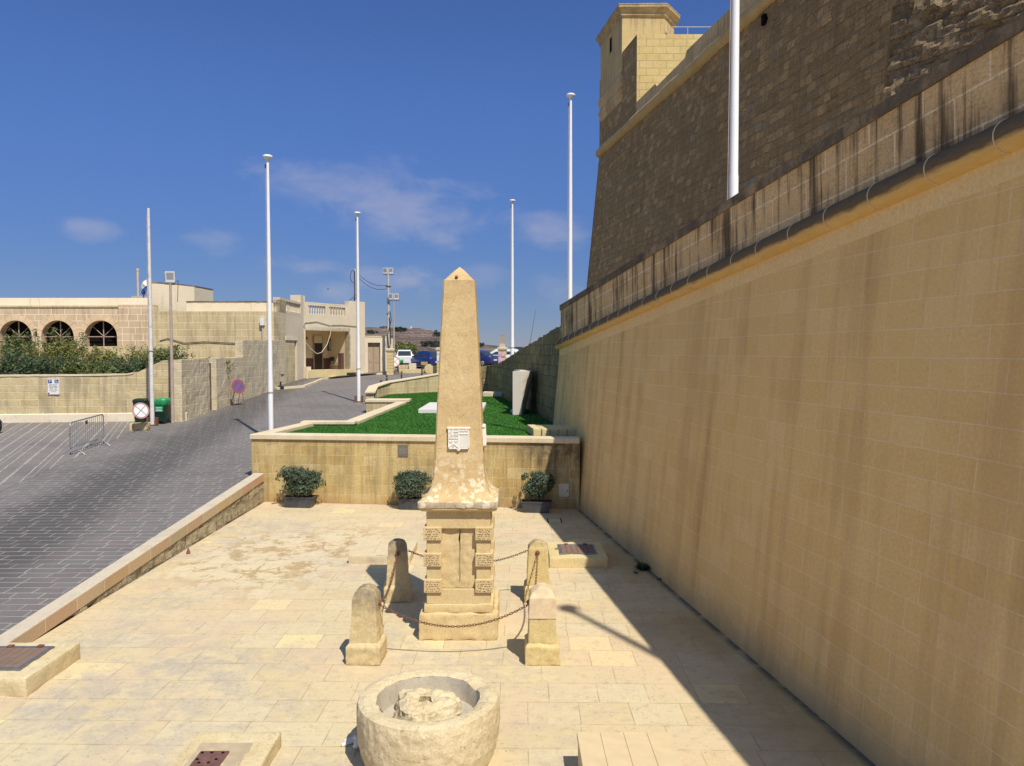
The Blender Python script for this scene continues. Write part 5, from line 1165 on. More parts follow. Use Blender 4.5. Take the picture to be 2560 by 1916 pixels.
# tall corner pier
fd = (h2 - h1).normalized(); fn = Vector((-fd.y, fd.x)); fp = lambda u: h1 + fd * u; FL = (h2 - h1).length
MB().prism([(at_side(52.9).x - .0, 52.9), tuple(fp(0)), tuple(fp(.12)), tuple(fp(.12) + fn * .75), (h1.x - .75, 53.0)], 6.55, 8.0).build('corner_pier', M_house, hs)
# porch facade: opening u .18 .. 4.15 of FL
U0, U1 = .15, FL - 1.75
panel(fp(0), fp(U0), 1.2, 6.55, .4, M_house, 'porch_jamb'); panel(fp(U0), fp(U1), 5.62, 6.55, .4, M_house, 'porch_lintel'); panel(fp(U1), fp(FL), 1.2, 7.9, .42, M_house, 'right_pier')
panel(fp(.1), fp(U1), 6.552, 6.64, .46, M_house, 'string_course')
balustrade(fp(.45), fp(2.1), 6.64, 'b', 7, hs); balustrade(fp(2.45), fp(U1 - .35), 6.64, 'b', 6, hs)
for a, b in ((.10, .45), (2.1, 2.45), (U1 - .35, U1)): panel(fp(a), fp(b), 6.642, 7.48, .3, M_house, 'balustrade_pier')
panel(fp(.1), fp(U1), 7.482, 7.58, .34, M_house, 'balustrade_cap')
panel(fp(FL) + fn * .0, fp(FL) + fn * 4 + fd * .01, 1.2, 7.6, .35, M_house, 'end_wall')
# porch interior
PB = 1.9
pf = MB().prism([tuple(fp(U0 - .1)), tuple(fp(U1 + .1)), tuple(fp(U1 + .1) + fn * (PB + .3)), tuple(fp(U0 - .1) + fn * (PB + .3))], 1.2, 2.78).build('porch_floor', M_ochre, hs)
panel(fp(U0 - .3) + fn * PB, fp(U1 + .15) + fn * PB, 2.7, 5.8, .2, M_porch, 'porch_back_wall')
panel(fp(U0) + fn * .4, fp(U0) + fn * PB, 2.7, 5.8, .2, M_porch, 'porch_side_wall')
MB().prism([tuple(fp(U1)), tuple(fp(U1) + fn * PB), tuple(fp(U1 + .15) + fn * PB), tuple(fp(U1 + .15))], 2.7, 5.62).build('porch_side_wall', M_porch, hs)
MB().prism([tuple(fp(U0 - .1)), tuple(fp(U1 + .1)), tuple(fp(U1 + .1) + fn * (PB + .2)), tuple(fp(U0 - .1) + fn * (PB + .2))], 5.64, 5.85).build('porch_ceiling', M_porch, hs)
M_dado = plain('dark_red_dado', (.10, .05, .042), .7)
panel(fp(U0) + fn * (PB - .02), fp(U1) + fn * (PB - .02), 2.782, 3.62, .018, M_dado, 'dado')
def inporch(u0, u1, z0, z1, off, th, mat, name, par=hs): return panel(fp(u0) + fn * (PB - off), fp(u1) + fn * (PB - off), z0, z1, th, mat, name, par)
def ub(px):
    lo, hi = -2., 12.
    for _ in range(40):
        mid = (lo + hi) / 2; q = fp(mid) + fn * (PB - .06); lo, hi = (mid, hi) if 1280 + F * q.x / q.y < px else (lo, mid)
    return lo
ua, ubb = ub(786), ub(806)
pd = inporch(ua, ubb, 2.785, 4.75, .06, .04, M_darkdoor, 'porch_door'); inporch(ua - .08, ua, 2.785, 5.3, .08, .05, M_door, 'frame', pd); inporch(ubb, ubb + .08, 2.785, 5.3, .08, .05, M_door, 'frame', pd); inporch(ua, ubb, 4.75, 5.3, .08, .05, M_porch, 'transom', pd)
ni = MB(); UN = ub(826); c = fp(UN) + fn * (PB - .05); z = [(-.28, 0), (.28, 0), (.28, .62)] + [(.28 * math.cos(a), .62 + .3 * math.sin(a)) for a in [R(20 * k) for k in range(1, 9)]] + [(-.28, .62)]
ni.face([(c.x + fd.x * x, c.y + fd.y * x, 4.18 + zz) for x, zz in z]); ni.build('niche_window', M_darkdoor, hs); g = MB(); c2 = fp(UN) + fn * (PB - .07); g.face([(c2.x + fd.x * x * .6, c2.y + fd.y * x * .6, 4.24 + zz * .8) for x, zz in z]); g.build('pane', M_lens, hs.children[-1])
inporch(ub(763), ub(771), 5.0, 5.18, .03, .02, M_signred, 'door_number_sign')
panel(fp(.05), fp(U1 + .2), 2.2, 2.80, -.35, M_ochre, 'porch_step')
MB().prism([tuple(fp(-.05) - fn * .02), tuple(fp(.35) - fn * .02), tuple(fp(.35) - fn * .3), tuple(fp(-.05) - fn * .3)], 1.5, 3.05).build('step_block', M_strip, hs)
panel(fp(U1 - .55) + fn * .3, fp(U1 - .25) + fn * .3, 2.785, 4.0, .3, M_dado, 'porch_post') 
# cable looping over the porch
def festoon(p, q, sag, r, mat, name, par=None, n=24):
    p, q = Vector(p), Vector(q); return MB().tube([p.lerp(q, k / n) - Vector((0, 0, sag * 4 * (k / n) * (1 - k / n))) for k in range(n + 1)], r, 5).build(name, mat, par)
f3 = lambda u, off, z: Vector((fp(u).x + fn.x * off, fp(u).y + fn.y * off, z))
MB().tube([f3(-.1, -.03, 5.7), f3(.1, -.04, 6.1), f3(1.2, -.04, 6.22), f3(2.4, -.04, 6.0), f3(3.6, -.04, 6.05), f3(FL - .9, -.04, 6.0), f3(FL - .6, -.04, 5.5)], .018, 5).build('facade_cable', M_cable, hs)
MB().tube([f3(2.55, -.06, 6.05), f3(2.45, -.12, 5.4), f3(2.1, -.1, 4.6), f3(1.6, -.06, 4.05), f3(1.2, -.0, 3.95), f3(.6, .05, 4.35), f3(.2, .1, 4.8)], .028, 6).build('hanging_hose', M_cablew, hs)
# chair and rolled mat in the porch
t = thing('porch_chair', 'black backed metal chair standing inside the porch by the door', 'chair', tuple(fp(ub(822)) + fn * (PB - .6)) + (2.785,), math.atan2(fd.y, fd.x))
MB().box(-.22, .22, -.2, .22, .43, .47).build('seat', M_black, t); MB().box(-.22, .22, .20, .23, .62, .92).build('backrest', M_black, t)
for sx in (-1, 1):
    for sy in (-1, 1): MB().tube([(sx * .19, sy * .18, .44), (sx * .23, sy * .22, 0)], .012, 6).build('leg', M_galv, t)
tag(MB().box(-.45, .45, -.18, .18, 0, .12).build('door_grille', M_darksteel), 'dark ventilation grille step at the foot of the porch', 'grille'); o = bpy.data.objects['door_grille']; o.location = tuple(fp(U1 - .2) - fn * .5) + (SZ(57.5) + .16,); o.rotation_euler = (0, 0, math.atan2(fd.y, fd.x))
# pavement with kerb
kp = [onst(690, 973), onst(699, 974), onst(756, 969), onst(782, 960), onst(805, 950), onst(875, 938.5), onst(967, 936)]
bk = [(-14.6, 47.6), (-14.55, 52), tuple(h1), tuple(fp(3)), tuple(h2), (-10.4, 60.5), (-8.9, 61.2)]
P = [(p.x, p.y) for p in kp] + bk[::-1]
o = MB().prism(P, 0, 0, zf=lambda x, y: SZ(y) + .13, zb=lambda x, y: SZ(y) - .2).build('pavement', M_pave); struct(o)
m = MB(); 
for a, b in zip(kp[:-1], kp[1:]):
    d = Vector((b.x - a.x, b.y - a.y)).normalized(); n = Vector((d.y, -d.x)) * .16; m.prism([(a.x + n.x, a.y + n.y), (b.x + n.x, b.y + n.y), (b.x, b.y), (a.x, a.y)], 0, 0, zf=lambda x, y: SZ(y) + .135, zb=lambda x, y: SZ(y) - .2)
o = m.build('pavement_kerb', M_cop); struct(o)
# gate house with the plank door at the right of the house
g0, g1 = Vector((X(913, 60.2), 60.2)), Vector((X(968, 61.0), 61.0)); gd2 = (g1 - g0).normalized(); gl = (g1 - g0).length; gq = lambda u: g0 + gd2 * u
gh = thing('gate_house', 'small cream outbuilding with a worn double plank door right of the porch house', 'outbuilding')
zt = at(940, 843, 60.6).z; zd = at(940, 857, 60.6).z; za = 2.3
u0, u1 = gl * .12, gl * .68
panel(gq(0), gq(u0), za - .5, zt, .4, M_white, 'wall', gh); panel(gq(u1 + .22), gq(gl), za - .5, zt, .4, M_white, 'wall', gh); panel(gq(u0), gq(u1 + .22), zd, zt, .4, M_white, 'lintel', gh); panel(gq(u1), gq(u1 + .22), za - .5, zd, .38, M_white, 'jamb', gh)
for k in range(2):
    a = u0 + (u1 - u0) * k / 2 + .01; b = u0 + (u1 - u0) * (k + 1) / 2 - .01; n3 = Vector((-gd2.y, gd2.x)) * .25
    dd = panel(gq(a) + n3, gq(b) + n3, za, zd, .05, M_door, 'door', gh); n4 = Vector((-gd2.y, gd2.x)) * .235; panel(gq(a + .06) + n4, gq(b - .06) + n4, za + .1, za + .75, .012, M_door, 'door_panel', dd); panel(gq(a + .06) + n4, gq(b - .06) + n4, za + .95, zd - .35, .012, M_door, 'door_panel', dd)
panel(gq(0) - Vector((0, .03)), gq(gl) - Vector((0, .03)), zt + .002, zt + .09, .5, M_cop, 'roof_edge', gh); panel(gq(0) + Vector((0, .4)), gq(gl) + Vector((0, 3)), za, zt - .05, .4, M_white, 'rear_wall', gh)
# ================================================================= GATE PILLARS and low parking walls
def pillar(x, y, w, h, label, topper=False, sign=None):
    t = thing('gate_pillar', label, 'pillar', (x, y, SZ(y)), 0, 'banded stone gate pillars of the car park'); m = MB(); n = 7; ch = (h - .3) / n
    for i in range(n): m.box(-w / 2, w / 2, -w / 2, w / 2, i * ch + .012, (i + 1) * ch - .012); m.box(-w / 2 + .03, w / 2 - .03, -w / 2 + .03, w / 2 - .03, i * ch - .012, i * ch + .0119)
    m.build('shaft', M_ochre, t); MB().loft([[(s * a, s * b, z) for a, b in ((-1, -1), (1, -1), (1, 1), (-1, 1))] for s, z in ((w / 2 - .02, h - .3), (w / 2 + .05, h - .2), (w / 2 + .08, h - .12), (w / 2 + .08, h), (w / 2 - .05, h + .03))]).build('cap', M_cop, t); return t
p = onst(976, 938); pillar(p.x, p.y, .50, 2.0, 'banded stone gate pillar beside the outbuilding door')
t = thing('drain_pole', 'x', 'x'); bpy.data.objects.remove(t)
y = 60.; t = pillar(X(1101, y), y, .52, 2.0, 'banded gate pillar with a white private parking notice, half behind the obelisk')
def text(body, size, loc, mat, parent, name='lettering', rot=(R(90), 0, 0), ext=.002, al='CENTER'):
    c = bpy.data.curves.new(name, 'FONT'); c.body = body; c.size = size; c.align_x = al; c.align_y = 'CENTER'; c.extrude = ext; c.materials.append(mat)
    o = bpy.data.objects.new(name, c); me = bpy.data.meshes.new_from_object(o); bpy.data.objects.remove(o); o = bpy.data.objects.new(name, me); COL.objects.link(o); o.location = loc; o.rotation_euler = rot; o.parent = parent; return o
nt_ = MB().box(-.25, .25, -.285, -.265, 1.0, 1.72).build('notice', M_signw, t); text('PRIVATE\nPARKING', .115, (0, -.287, 1.52), M_ink, nt_); MB().box(-.1, .2, -.289, -.285, 1.05, 1.22).build('notice_emblem', plain('yellow_print', (.5, .42, .05), .6), nt_)
y = 59.5; t = pillar(X(1256, y), y, .62, 2.05, 'gate pillar pasted with a pink poster and topped by a worn wooden post')
ps = MB().box(-.31, .12, -.325, -.312, .35, 1.68).build('poster', plain('pink_poster', (.55, .40, .50), .7, var=.3, scale=5), t)
sq_ = MB(); rg = random.Random(4)
for i in range(9):
    c = Vector((rg.uniform(-.26, .06), -.328, rg.uniform(.45, 1.55))); pts = [c + Vector((.09 * math.cos(q * 1.3 + i) * (1 + .3 * q), 0, .07 * math.sin(q * 1.1 + i * 2))) for q in [k * .5 for k in range(9)]]; sq_.tube(pts, .012, 4)
sq_.build('scrawl', plain('red_purple_ink', (.40, .04, .10), .6, var=.4), ps)
MB().box(-.22, .22, -.22, .22, 2.08, 2.35).build('top_block', M_kerbtop, t); tp_ = MB(); tp_.box(-.17, -.10, -.12, .12, 2.35, 3.02).box(.10, .17, -.12, .12, 2.35, 3.02).box(-.03, .05, -.1, .1, 2.35, 3.0).box(-.18, .18, -.13, .13, 3.02, 3.07); tp_.build('wooden_top', M_door, t)
def lowwall(px0, py0, px1, py1, y, hz0, hz1, mat, lb, th=.35, name='low_wall'):
    a, b = X(px0, y), X(px1, y); return tag(MB().box(a, b, y, y + th, hz0, hz1).build(name, mat, None, bevel=.015), lb, 'wall')
lowwall(997, 0, 1070, 0, 60.6, 2.1, at(0, 923.5, 60.6).z, M_ochre, 'low front wall of the car park between the gate pillars')
lowwall(996, 0, 1024, 0, 62.5, 2.1, at(0, 913, 62.5).z, M_garden, 'ochre wall blocks standing behind the low car park wall under the green bin')
lowwall(1022, 0, 1039, 0, 62.2, 2.1, at(0, 909, 62.2).z, M_white, 'white painted stone block at the end of the inner car park wall', .5)
w_ = lowwall(1071, 0, 1093, 0, 60.4, 2.1, at(0, 915, 60.4).z, M_ochre, 'wall end block with a curved stone scroll beside the notice pillar', .4)
c = MB(); xx = X(1072, 60.38); c.lathe([(.36, -.18), (.38, 0), (.36, .18)], 20); o = c.build('scroll', M_ochre, w_, M=Matrix.Translation((xx, 60.6, 2.75)) @ Matrix.Rotation(R(90), 4, 'X'))
# ================================================================= SIGNS, BINS, BARRIER, LAMPS, BOLLARDS
def easel(p, r, h, rz, label, face, rim, cross, name='easel_sign', blue=False):
    t = thing(name, label, 'no stopping sign', p, rz, 'round no stopping signs on easel legs')
    T = Matrix.Translation((0, 0, h)) @ Matrix.Rotation(R(-14), 4, 'X') @ Matrix.Rotation(R(90), 4, 'X')
    d = MB().lathe([(r, -.008), (r, .008)], 28).build('sign_disc', rim, t, M=T); MB().lathe([(r * .80, .0), (r * .80, .0105)], 28).build('sign_face', face, d, M=T)
    x = MB(); w = r * .05
    for s in (1, -1): x.box(-r * .82, r * .82, -w, w, .0, .0125 + .0006 * s, T @ Matrix.Rotation(R(45 * s), 4, 'Z'))
    x.build('sign_cross', cross, d)
    l = MB(); 
    for s in (-1, 1): l.tube([(s * r * .9, -.04, 0), (s * r * .5, .07, h * .95)], .014, 6); l.tube([(s * r * .55, .38, 0), (s * r * .35, .04, h * .95)], .012, 6)
    l.tube([(-r * .75, .0, .28), (r * .75, .0, .28)], .010, 5); l.tube([(-r * .9, -.04, 0), (-r * .55, .38, 0)], .010, 5); l.tube([(r * .9, -.04, 0), (r * .55, .38, 0)], .010, 5); l.build('legs', M_rust, t); return t
p = onst(353, 1079); easel(p, .315, .80, R(46), 'faded pink no stopping sign leaning on rusty legs before the dark bin', M_signw, M_signpink, M_signx)
p = onst(587, 1010); easel((-13.55, 38.0, SZ(38.0)), .36, .95, R(52), 'blue no stopping sign with red rim leaning against the street wall', M_signblue, M_signred, M_signred)
p = onst(987, 937); easel(p, .42, .98, R(0), 'distant round no stopping sign in front of the car park gate pillar', M_signw, M_signpink, M_signx)
p = onst(352, 1078); o = MB().box(-.40, .28, -.1, .34, 0, .30).build('stone_block', M_ochre, None, rough=dict(maxlen=.12, amp=.02, scale=4, rnd=.04, seed=61)); o.location = (p.x - .12, p.y + .25, p.z - .02); o.rotation_euler = (0, 0, R(12)); tag(o, 'rounded yellow stone block weighing down the faded no stopping sign', 'stone block')
def wheelie(p, rz, label, liner=False, stick=False):
    t = thing('wheelie_bin', label, 'bin', p, rz, 'green wheelie bins'); rg_ = lambda s, z, w=.235, d=.27: [(a * w * s, b * d * s, z) for a, b in ((-1, -1), (1, -1), (1, 1), (-1, 1))]
    MB().loft([rg_(.82, .06), rg_(.88, .35), rg_(1.0, .90), rg_(1.05, .91), rg_(1.05, .96)]).build('body', M_bin, t, bevel=.02)
    if liner:
        rows = [[(a * .255 * s + .01 * math.sin(9 * k), b * .29 * s, z + .012 * math.sin(5 * k)) for k, (a, b) in enumerate([(math.cos(R(q)) * 1.25 if abs(math.cos(R(q))) < .8 else math.copysign(1, math.cos(R(q))), math.sin(R(q)) * 1.25 if abs(math.sin(R(q))) < .8 else math.copysign(1, math.sin(R(q)))) for q in range(0, 360, 15)])] for s, z in ((.94, .76), (1.06, .84), (1.10, .95), (1.08, 1.03), (.94, 1.03), (.86, .9), (.75, .62), (.1, .6))]
        MB().grid(rows, True, True).build('bin_liner', M_binliner, t)
    else:
        MB().loft([rg_(1.08, .962), rg_(1.08, 1.0), rg_(.98, 1.05), rg_(.7, 1.07)]).build('lid', M_bin, t, bevel=.015); MB().tube([(-.2, .36, .98), (.2, .36, .98)], .018, 8).build('handle', M_bin, t)
    for s in (-1, 1): MB().tube([(s * .20, .26, .1), (s * .26, .26, .1)], .10, 14).build('wheel', M_black, t)
    if stick:
        k = MB().box(-.17, .17, -.305, -.29, .48, .72).build('label_panel', M_binlabel, t, M=Matrix.Translation((0, -.0, 0)) @ Matrix.Rotation(R(-3), 4, 'X')); l = MB(); [l.box(-.13 + .02 * (i % 2), .13 - .03 * (i % 2), -.309, -.304, .52 + .06 * i, .545 + .06 * i) for i in range(3)]; l.build('label_lines', M_labelw, k, M=Matrix.Rotation(R(-3), 4, 'X'))
        MB().box(-.16, .16, -.27, -.255, .12, .44).build('front_panel', M_bin, t)
    return t
p = onst(355, 1062); wheelie((p.x, p.y, p.z), R(4), 'closed dark green wheelie bin behind the faded round sign')
p = onst(406, 1059); wheelie((p.x, p.y, p.z), R(-2), 'open dark green wheelie bin with a bright green bag liner and label', True, True)
p = at(1000, 914, 63.5); wheelie((p.x, 63.5, p.z - .55), R(10), 'distant green bin with a bright bag liner in front of the white van', True)
# crowd barrier
a = onst(176, 1140); b = onst(262, 1110); d = Vector((b.x - a.x, b.y - a.y)); L = 2.25; d.normalize()
t = thing('crowd_barrier', 'grey galvanised crowd barrier standing at the edge of the paved street', 'barrier', a, math.atan2(d.y, d.x)); rise = SZ(a.y + d.y * L) - SZ(a.y)
sh = lambda x, z: (x, 0, z + rise * x / L)
fr_ = MB(); pts = [sh(0, .24), sh(0, .92)] + [sh(.12 - .12 * math.cos(R(q)), .92 + .12 * math.sin(R(q))) for q in (20, 45, 70, 90)] + [sh(L - .12 + .12 * math.sin(R(q)), .92 + .12 * math.cos(R(q))) for q in (0, 20, 45, 70, 90)] + [sh(L, .24)]
fr_.tube(pts, .021, 8); fr_.tube([sh(0, .245), sh(L, .245)], .019, 8); fr_.build('frame', M_galv, t)
for i in range(15): x = .14 + i * (L - .28) / 14; MB().tube([sh(x, .25), sh(x, 1.03)], .0075, 5).build('bar', M_galv, t)
for x in (.22, L - .30): MB().tube([sh(x - .0, .0) [:1] + (-.34, rise * x / L), sh(x, .26), sh(x, .0)[:1] + (.34, rise * x / L)], .017, 6).build('foot', M_galv, t)
k = MB().box(.98, 1.13, -.015, -.008, .86 + rise * .45, .98 + rise * .45).build('name_plate', M_darksteel, t); MB().tube([sh(0, .70), (-.06, 0, .70)], .02, 6).build('hook', M_galv, t)
# floodlight poles
def flood(parent, M, w=.36, h=.44):
    b = MB().loft([[(a * w / 2 * s, y, c * h / 2 * s) for a, c in ((-1, -1), (1, -1), (1, 1), (-1, 1))] for s, y in ((.7, .16), (.95, .10), (1.0, 0), (1.0, -.06))]).build('floodlight', M_lampbox, parent, M=M, bevel=.01)
    MB().box(-w * .38, w * .38, -.068, -.058, -h * .22, h * .40).build('lamp_glass', M_lens, b, M=M); return b
def lamp(p, h, label, n, r, mat, rz=0.):
    t = thing('floodlight_post', label, 'lamp post', p, rz, 'floodlight posts along the street'); MB().lathe([(r, 0), (r * .9, h * .4), (r * .6, h)], 12).build('post', mat, t)
    MB().box(-.22 * n, .22 * n, -.03, .03, h - .05, h).build('crossbar', M_rust, t)
    for i in range(n): flood(t, Matrix.Translation(((i - (n - 1) / 2) * .42, -.06, h + .27)) @ Matrix.Rotation(R(-12 + (n == 1) * 0 + i * 16), 4, 'Z') @ Matrix.Rotation(R(10), 4, 'X'))
    return t
p = onst(432, 1058); t = lamp(p, 5.75, 'slim pinkish lamp post with one big pale floodlight by the garden wall corner', 1, .075, M_lamppole, R(25)); MB().tube([(.05, 0, 5.7), (.3, .05, 5.9), (.26, .05, 5.0)], .012, 5).build('lamp_cable', M_cable, t)
flood(t, Matrix.Translation((-.10, .12, 6.0)) @ Matrix.Rotation(R(-70), 4, 'Z'))
p = onst(969, 936); t = lamp((p.x, p.y + .6, SZ(p.y)), 7.75, 'tall twin floodlight post with looped cables beside the gate pillar', 2, .14, M_concpole); MB().tube([(-.12, -.14, 4.6), (.15, -.16, 4.9), (.24, -.16, 4.2), (-.05, -.18, 3.0), (.05, -.18, 2.0), (.2, -.16, 2.4), (.1, -.15, 4.4)], .03, 6).build('cable_loop', M_cable, t); MB().box(-.2, .2, -.1, .1, 6.75, 6.85).build('insulator', M_darksteel, t)
p = onst(988, 934); lamp((p.x, p.y - .5, SZ(p.y)), 5.7, 'shorter twin floodlight post rising behind the distant round sign', 2, .075, M_lamppole)
t = thing('utility_pole', 'thin utility pole with coiled wires rising behind the house roof', 'utility pole', (X(889, 62), 62, 4.0)); MB().lathe([(.12, 0), (.09, 6.75)], 10).build('post', M_concpole, t)
MB().tube([(-.1 - .28 * math.sin(R(q)) , 0, 6.15 + .5 * math.cos(R(q))) for q in range(0, 200, 20)], .022, 5).tube([(0, -.1, 6.6), (.02, -.12, 5.0), (-.1, -.1, 2.3)], .035, 5).build('wire_coil', M_cable, t)
q0 = at(893, 683, 62); q1 = at(967, 714, 59.5)
tag(festoon(q0, q1, .35, .018, M_cable, 'overhead_cable'), 'upper sagging cable between the utility pole and the tall floodlight post', 'cable', 'overhead cables'); tag(festoon(q0 - Vector((0, 0, .25)), q1 - Vector((0, 0, .25)), .42, .018, M_cable, 'overhead_cable'), 'lower sagging cable between the utility pole and the tall floodlight post', 'cable', 'overhead cables')
tag(festoon(q0 - Vector((0, 0, 1.6)), at(873, 752, 60), .05, .022, M_cable, 'overhead_cable'), 'dark cable running down from the utility pole to the house roof', 'cable', 'overhead cables')
for i, (px, py, hh_, lb) in enumerate(((952.5, 977, .62, 'dark metal street bollard nearest the lawn wall corner'), (967, 961, .60, 'second dark street bollard, up the street from the lawn corner'), (1004, 950, .58, 'third dark street bollard beside the sloping coping'), (1055, 940, .55, 'farthest dark street bollard in front of the car park wall'))):
    p = onst(px, py); t = thing('street_bollard', lb, 'bollard', p, 0, 'dark metal bollards along the bend of the street'); MB().lathe([(.06, -.05), (.06, hh_ - .08), (.066, hh_ - .06), (.066, hh_), (.04, hh_ + .02), (0, hh_ + .02)], 12).build('post', M_darksteel, t); MB().lathe([(.0635, hh_ - .2), (.0635, hh_ - .14)], 12, caps=False).build('band', M_galv, t)
# parking sign on the garden wall
a = gx(X(132, 31)); c = onplane(134.5, 967, (gx(-18.5).x, gx(-18.5).y, 0), (gn.x, gn.y, 0)); w = .245; h = .34
t = thing('parking_sign', 'white reserved parking sign with blue symbols fixed on the garden wall', 'sign', (c.x + gn.x * .03, c.y + gn.y * .03, c.z), math.atan2(gd.y, gd.x))
MB().box(-w, w, -.012, .012, -h, h).build('panel', M_signw, t, bevel=.006); e_ = MB()
for x0, x1, z0, z1 in ((-w + .012, w - .012, h - .022, h - .014), (-w + .012, w - .012, -h + .014, -h + .022), (-w + .012, -w + .02, -h + .02, h - .02), (w - .02, w - .012, -h + .02, h - .02)): e_.box(x0, x1, -.0145, -.012, z0, z1)
e_.build('border', M_ink, t)
for sx, s in ((-.13, 'P'), (.13, None)):
    b = MB().box(sx - .075, sx + .075, -.0155, -.012, h - .20, h - .05).build('symbol', M_signblue2, t)
    if s: text(s, .16, (sx, -.0165, h - .125), M_signw, b)
    else:
        m = MB(); m.tube([(sx + .045 * math.cos(R(q)), -.017, h - .15 + .036 * math.sin(R(q))) for q in range(120, 400, 20)], .006, 4); m.lathe([(.012, 0), (.012, .004)], 10, (0, 0, 0)) if False else None
        m.box(sx - .02, sx - .005, -.0185, -.0156, h - .14, h - .085).box(sx - .018, sx + .03, -.0185, -.0156, h - .135, h - .122).box(sx + .02, sx + .032, -.0185, -.0156, h - .17, h - .125).box(sx - .025, sx - .002, -.0185, -.0156, h - .08, h - .06); m.build('wheelchair_mark', M_signw, b)
for i, (s, sz) in enumerate((('Reserved for', .062), ('Blue Badge', .07), ('Holder Only', .07), ('Mon - Sun', .062), ('07:00 - 22:00', .06), ('2 Hours', .062))): text(s, sz, (0, -.0135, h - .255 - .058 * i), M_ink, t, ext=.001)
MB().box(-w + .03, -w + .085, -.0145, -.012, -h + .035, -h + .09).build('badge', M_signblue2, t)
# ================================================================= VEHICLES
def car(name, label, paint, loc, rz, L=4.0, W=1.7, H=1.48, prof='hatch', tail=True):
    t = thing(name, label, 'car', loc, rz, 'cars parked up the street')
    if prof == 'hatch': S = [(-.50, .42, .72, 0), (-.49, .30, .92, .06), (-.44, .24, .98, .0), (-.40, .22, 1.0, 0), (-.2, .2, 1.0, 0), (.18, .2, .98, 0), (.30, .2, .92, 0), (.44, .22, .82, 0), (.49, .28, .72, 0), (.50, .38, .58, 0)]
    # lower body loft: sections along x (front = +x)
    low = [(-.5, .38, .86, .80), (-.485, .26, .97, .93), (-.40, .20, 1.0, .97), (-.1, .19, 1.0, 1.0), (.2, .19, 1.0, .98), (.36, .20, .97, .93), (.46, .24, .90, .80), (.5, .34, .74, .66)]
    belt = {0: .90, 1: .97, 2: .98, 3: .95, 4: .93, 5: .86, 6: .76, 7: .62}
    rows = []
    for i, (x, z0, ws, wt) in enumerate(low):
        zb_ = belt[i] * H / 1.48; hw = W / 2
        rows.append([(x * L, -hw * ws * .90, z0), (x * L, -hw * ws, z0 + .12), (x * L, -hw * ws, (z0 + zb_) / 2 + .08), (x * L, -hw * wt * .97, zb_ - .04), (x * L, -hw * wt * .90, zb_), (x * L, hw * wt * .90, zb_), (x * L, hw * wt * .97, zb_ - .04), (x * L, hw * ws, (z0 + zb_) / 2 + .08), (x * L, hw * ws, z0 + .12), (x * L, hw * ws * .90, z0)])
    MB().loft(rows, True).build('body', paint, t, weld=True)
    cab = [(-.478, .93, .955, .86), (-.43, 1.12, 1.36, .80), (-.36, 1.30, 1.46, .75), (-.1, 1.30, 1.48, .74), (.08, 1.28, 1.44, .73), (.20, 1.06, 1.16, .78), (.31, .88, .90, .82)] if prof == 'hatch' else [(-.36, .93, .955, .84), (-.26, 1.22, 1.33, .76), (-.16, 1.32, 1.44, .74), (-.02, 1.32, 1.47, .74), (.08, 1.28, 1.43, .73), (.20, 1.06, 1.16, .78), (.31, .88, .90, .82)]
    rows = []
    for x, zs_, zt_, wt in cab:
        hw = W / 2; zs2, zt2 = zs_ * H / 1.48, zt_ * H / 1.48; wb = .90; k = (zt2 - .9) / .56
        rows.append([(x * L, -hw * wb, .88 * H / 1.48), (x * L, -hw * (wb - (wb - wt) * max(0, k) * .9), max(zs2, .90)), (x * L, -hw * wt * .86, zt2), (x * L, hw * wt * .86, zt2), (x * L, hw * (wb - (wb - wt) * max(0, k) * .9), max(zs2, .90)), (x * L, hw * wb, .88 * H / 1.48)])
    MB().loft(rows, False).build('cabin', paint, t, bevel=.02)
    # glass: side windows, rear and front screens laid 4 mm proud of the cabin
    hw = W / 2
    def gl(nm, pts): MB().face(pts).build(nm, M_glass, t)
    def side(x, z, s):
        # cabin side surface at x (fraction) and z
        for a, b in zip(cab[:-1], cab[1:]):
            if a[0] <= x <= b[0]: f = (x - a[0]) / (b[0] - a[0]); q = [a[i] + (b[i] - a[i]) * f for i in range(4)]; break
        zs2 = max(q[1] * H / 1.48, .90); k = max(0, (q[2] * H / 1.48 - .9) / .56); w1 = .90 - (.90 - q[3]) * k * .9; z0 = .88 * H / 1.48; g_ = min(1, max(0, (z - z0) / max(.01, zs2 - z0))); return (x * L, s * (hw * (.90 + (w1 - .90) * g_) + .008), z)
    z0 = .95 * H / 1.48
    for s in (-1, 1):
        xs = [(-.40, 1.0), (-.365, 1.20), (-.18, 1.25)] if prof == 'hatch' else [(-.30, .98), (-.24, 1.14), (-.14, 1.26)]
        P1 = [side(xs[0][0], z0, s), side(xs[1][0], xs[1][1] * H / 1.48, s), side(xs[2][0] + .04, xs[2][1] * H / 1.48, s), side(xs[2][0] + .04, z0, s)]; P2 = [side(xs[2][0] + .065, z0, s), side(xs[2][0] + .065, 1.25 * H / 1.48, s), side(.07, 1.22 * H / 1.48, s), side(.20, z0, s)]
        for P_ in (P1, P2): gl('side_window', P_ if s > 0 else P_[::-1])
        MB().box(.17 * L, .21 * L, s * (hw + .0) - .06, s * hw + .06, z0, z0 + .12).build('mirror', paint, t, bevel=.02)
    def screen(a, b, nm, dx):
        A_, B_ = cab[a], cab[b]; f = lambda q, k: (q[0] * L + dx, k * hw * (q[3] if q[2] > 1.2 else .86) * .80, q[2] * H / 1.48 + .006); gl(nm, [f(A_, -1), f(B_, -1), f(B_, 1), f(A_, 1)] if dx > 0 else [f(A_, 1), f(B_, 1), f(B_, -1), f(A_, -1)])
    screen(0, 1, 'rear_window', -.012); 
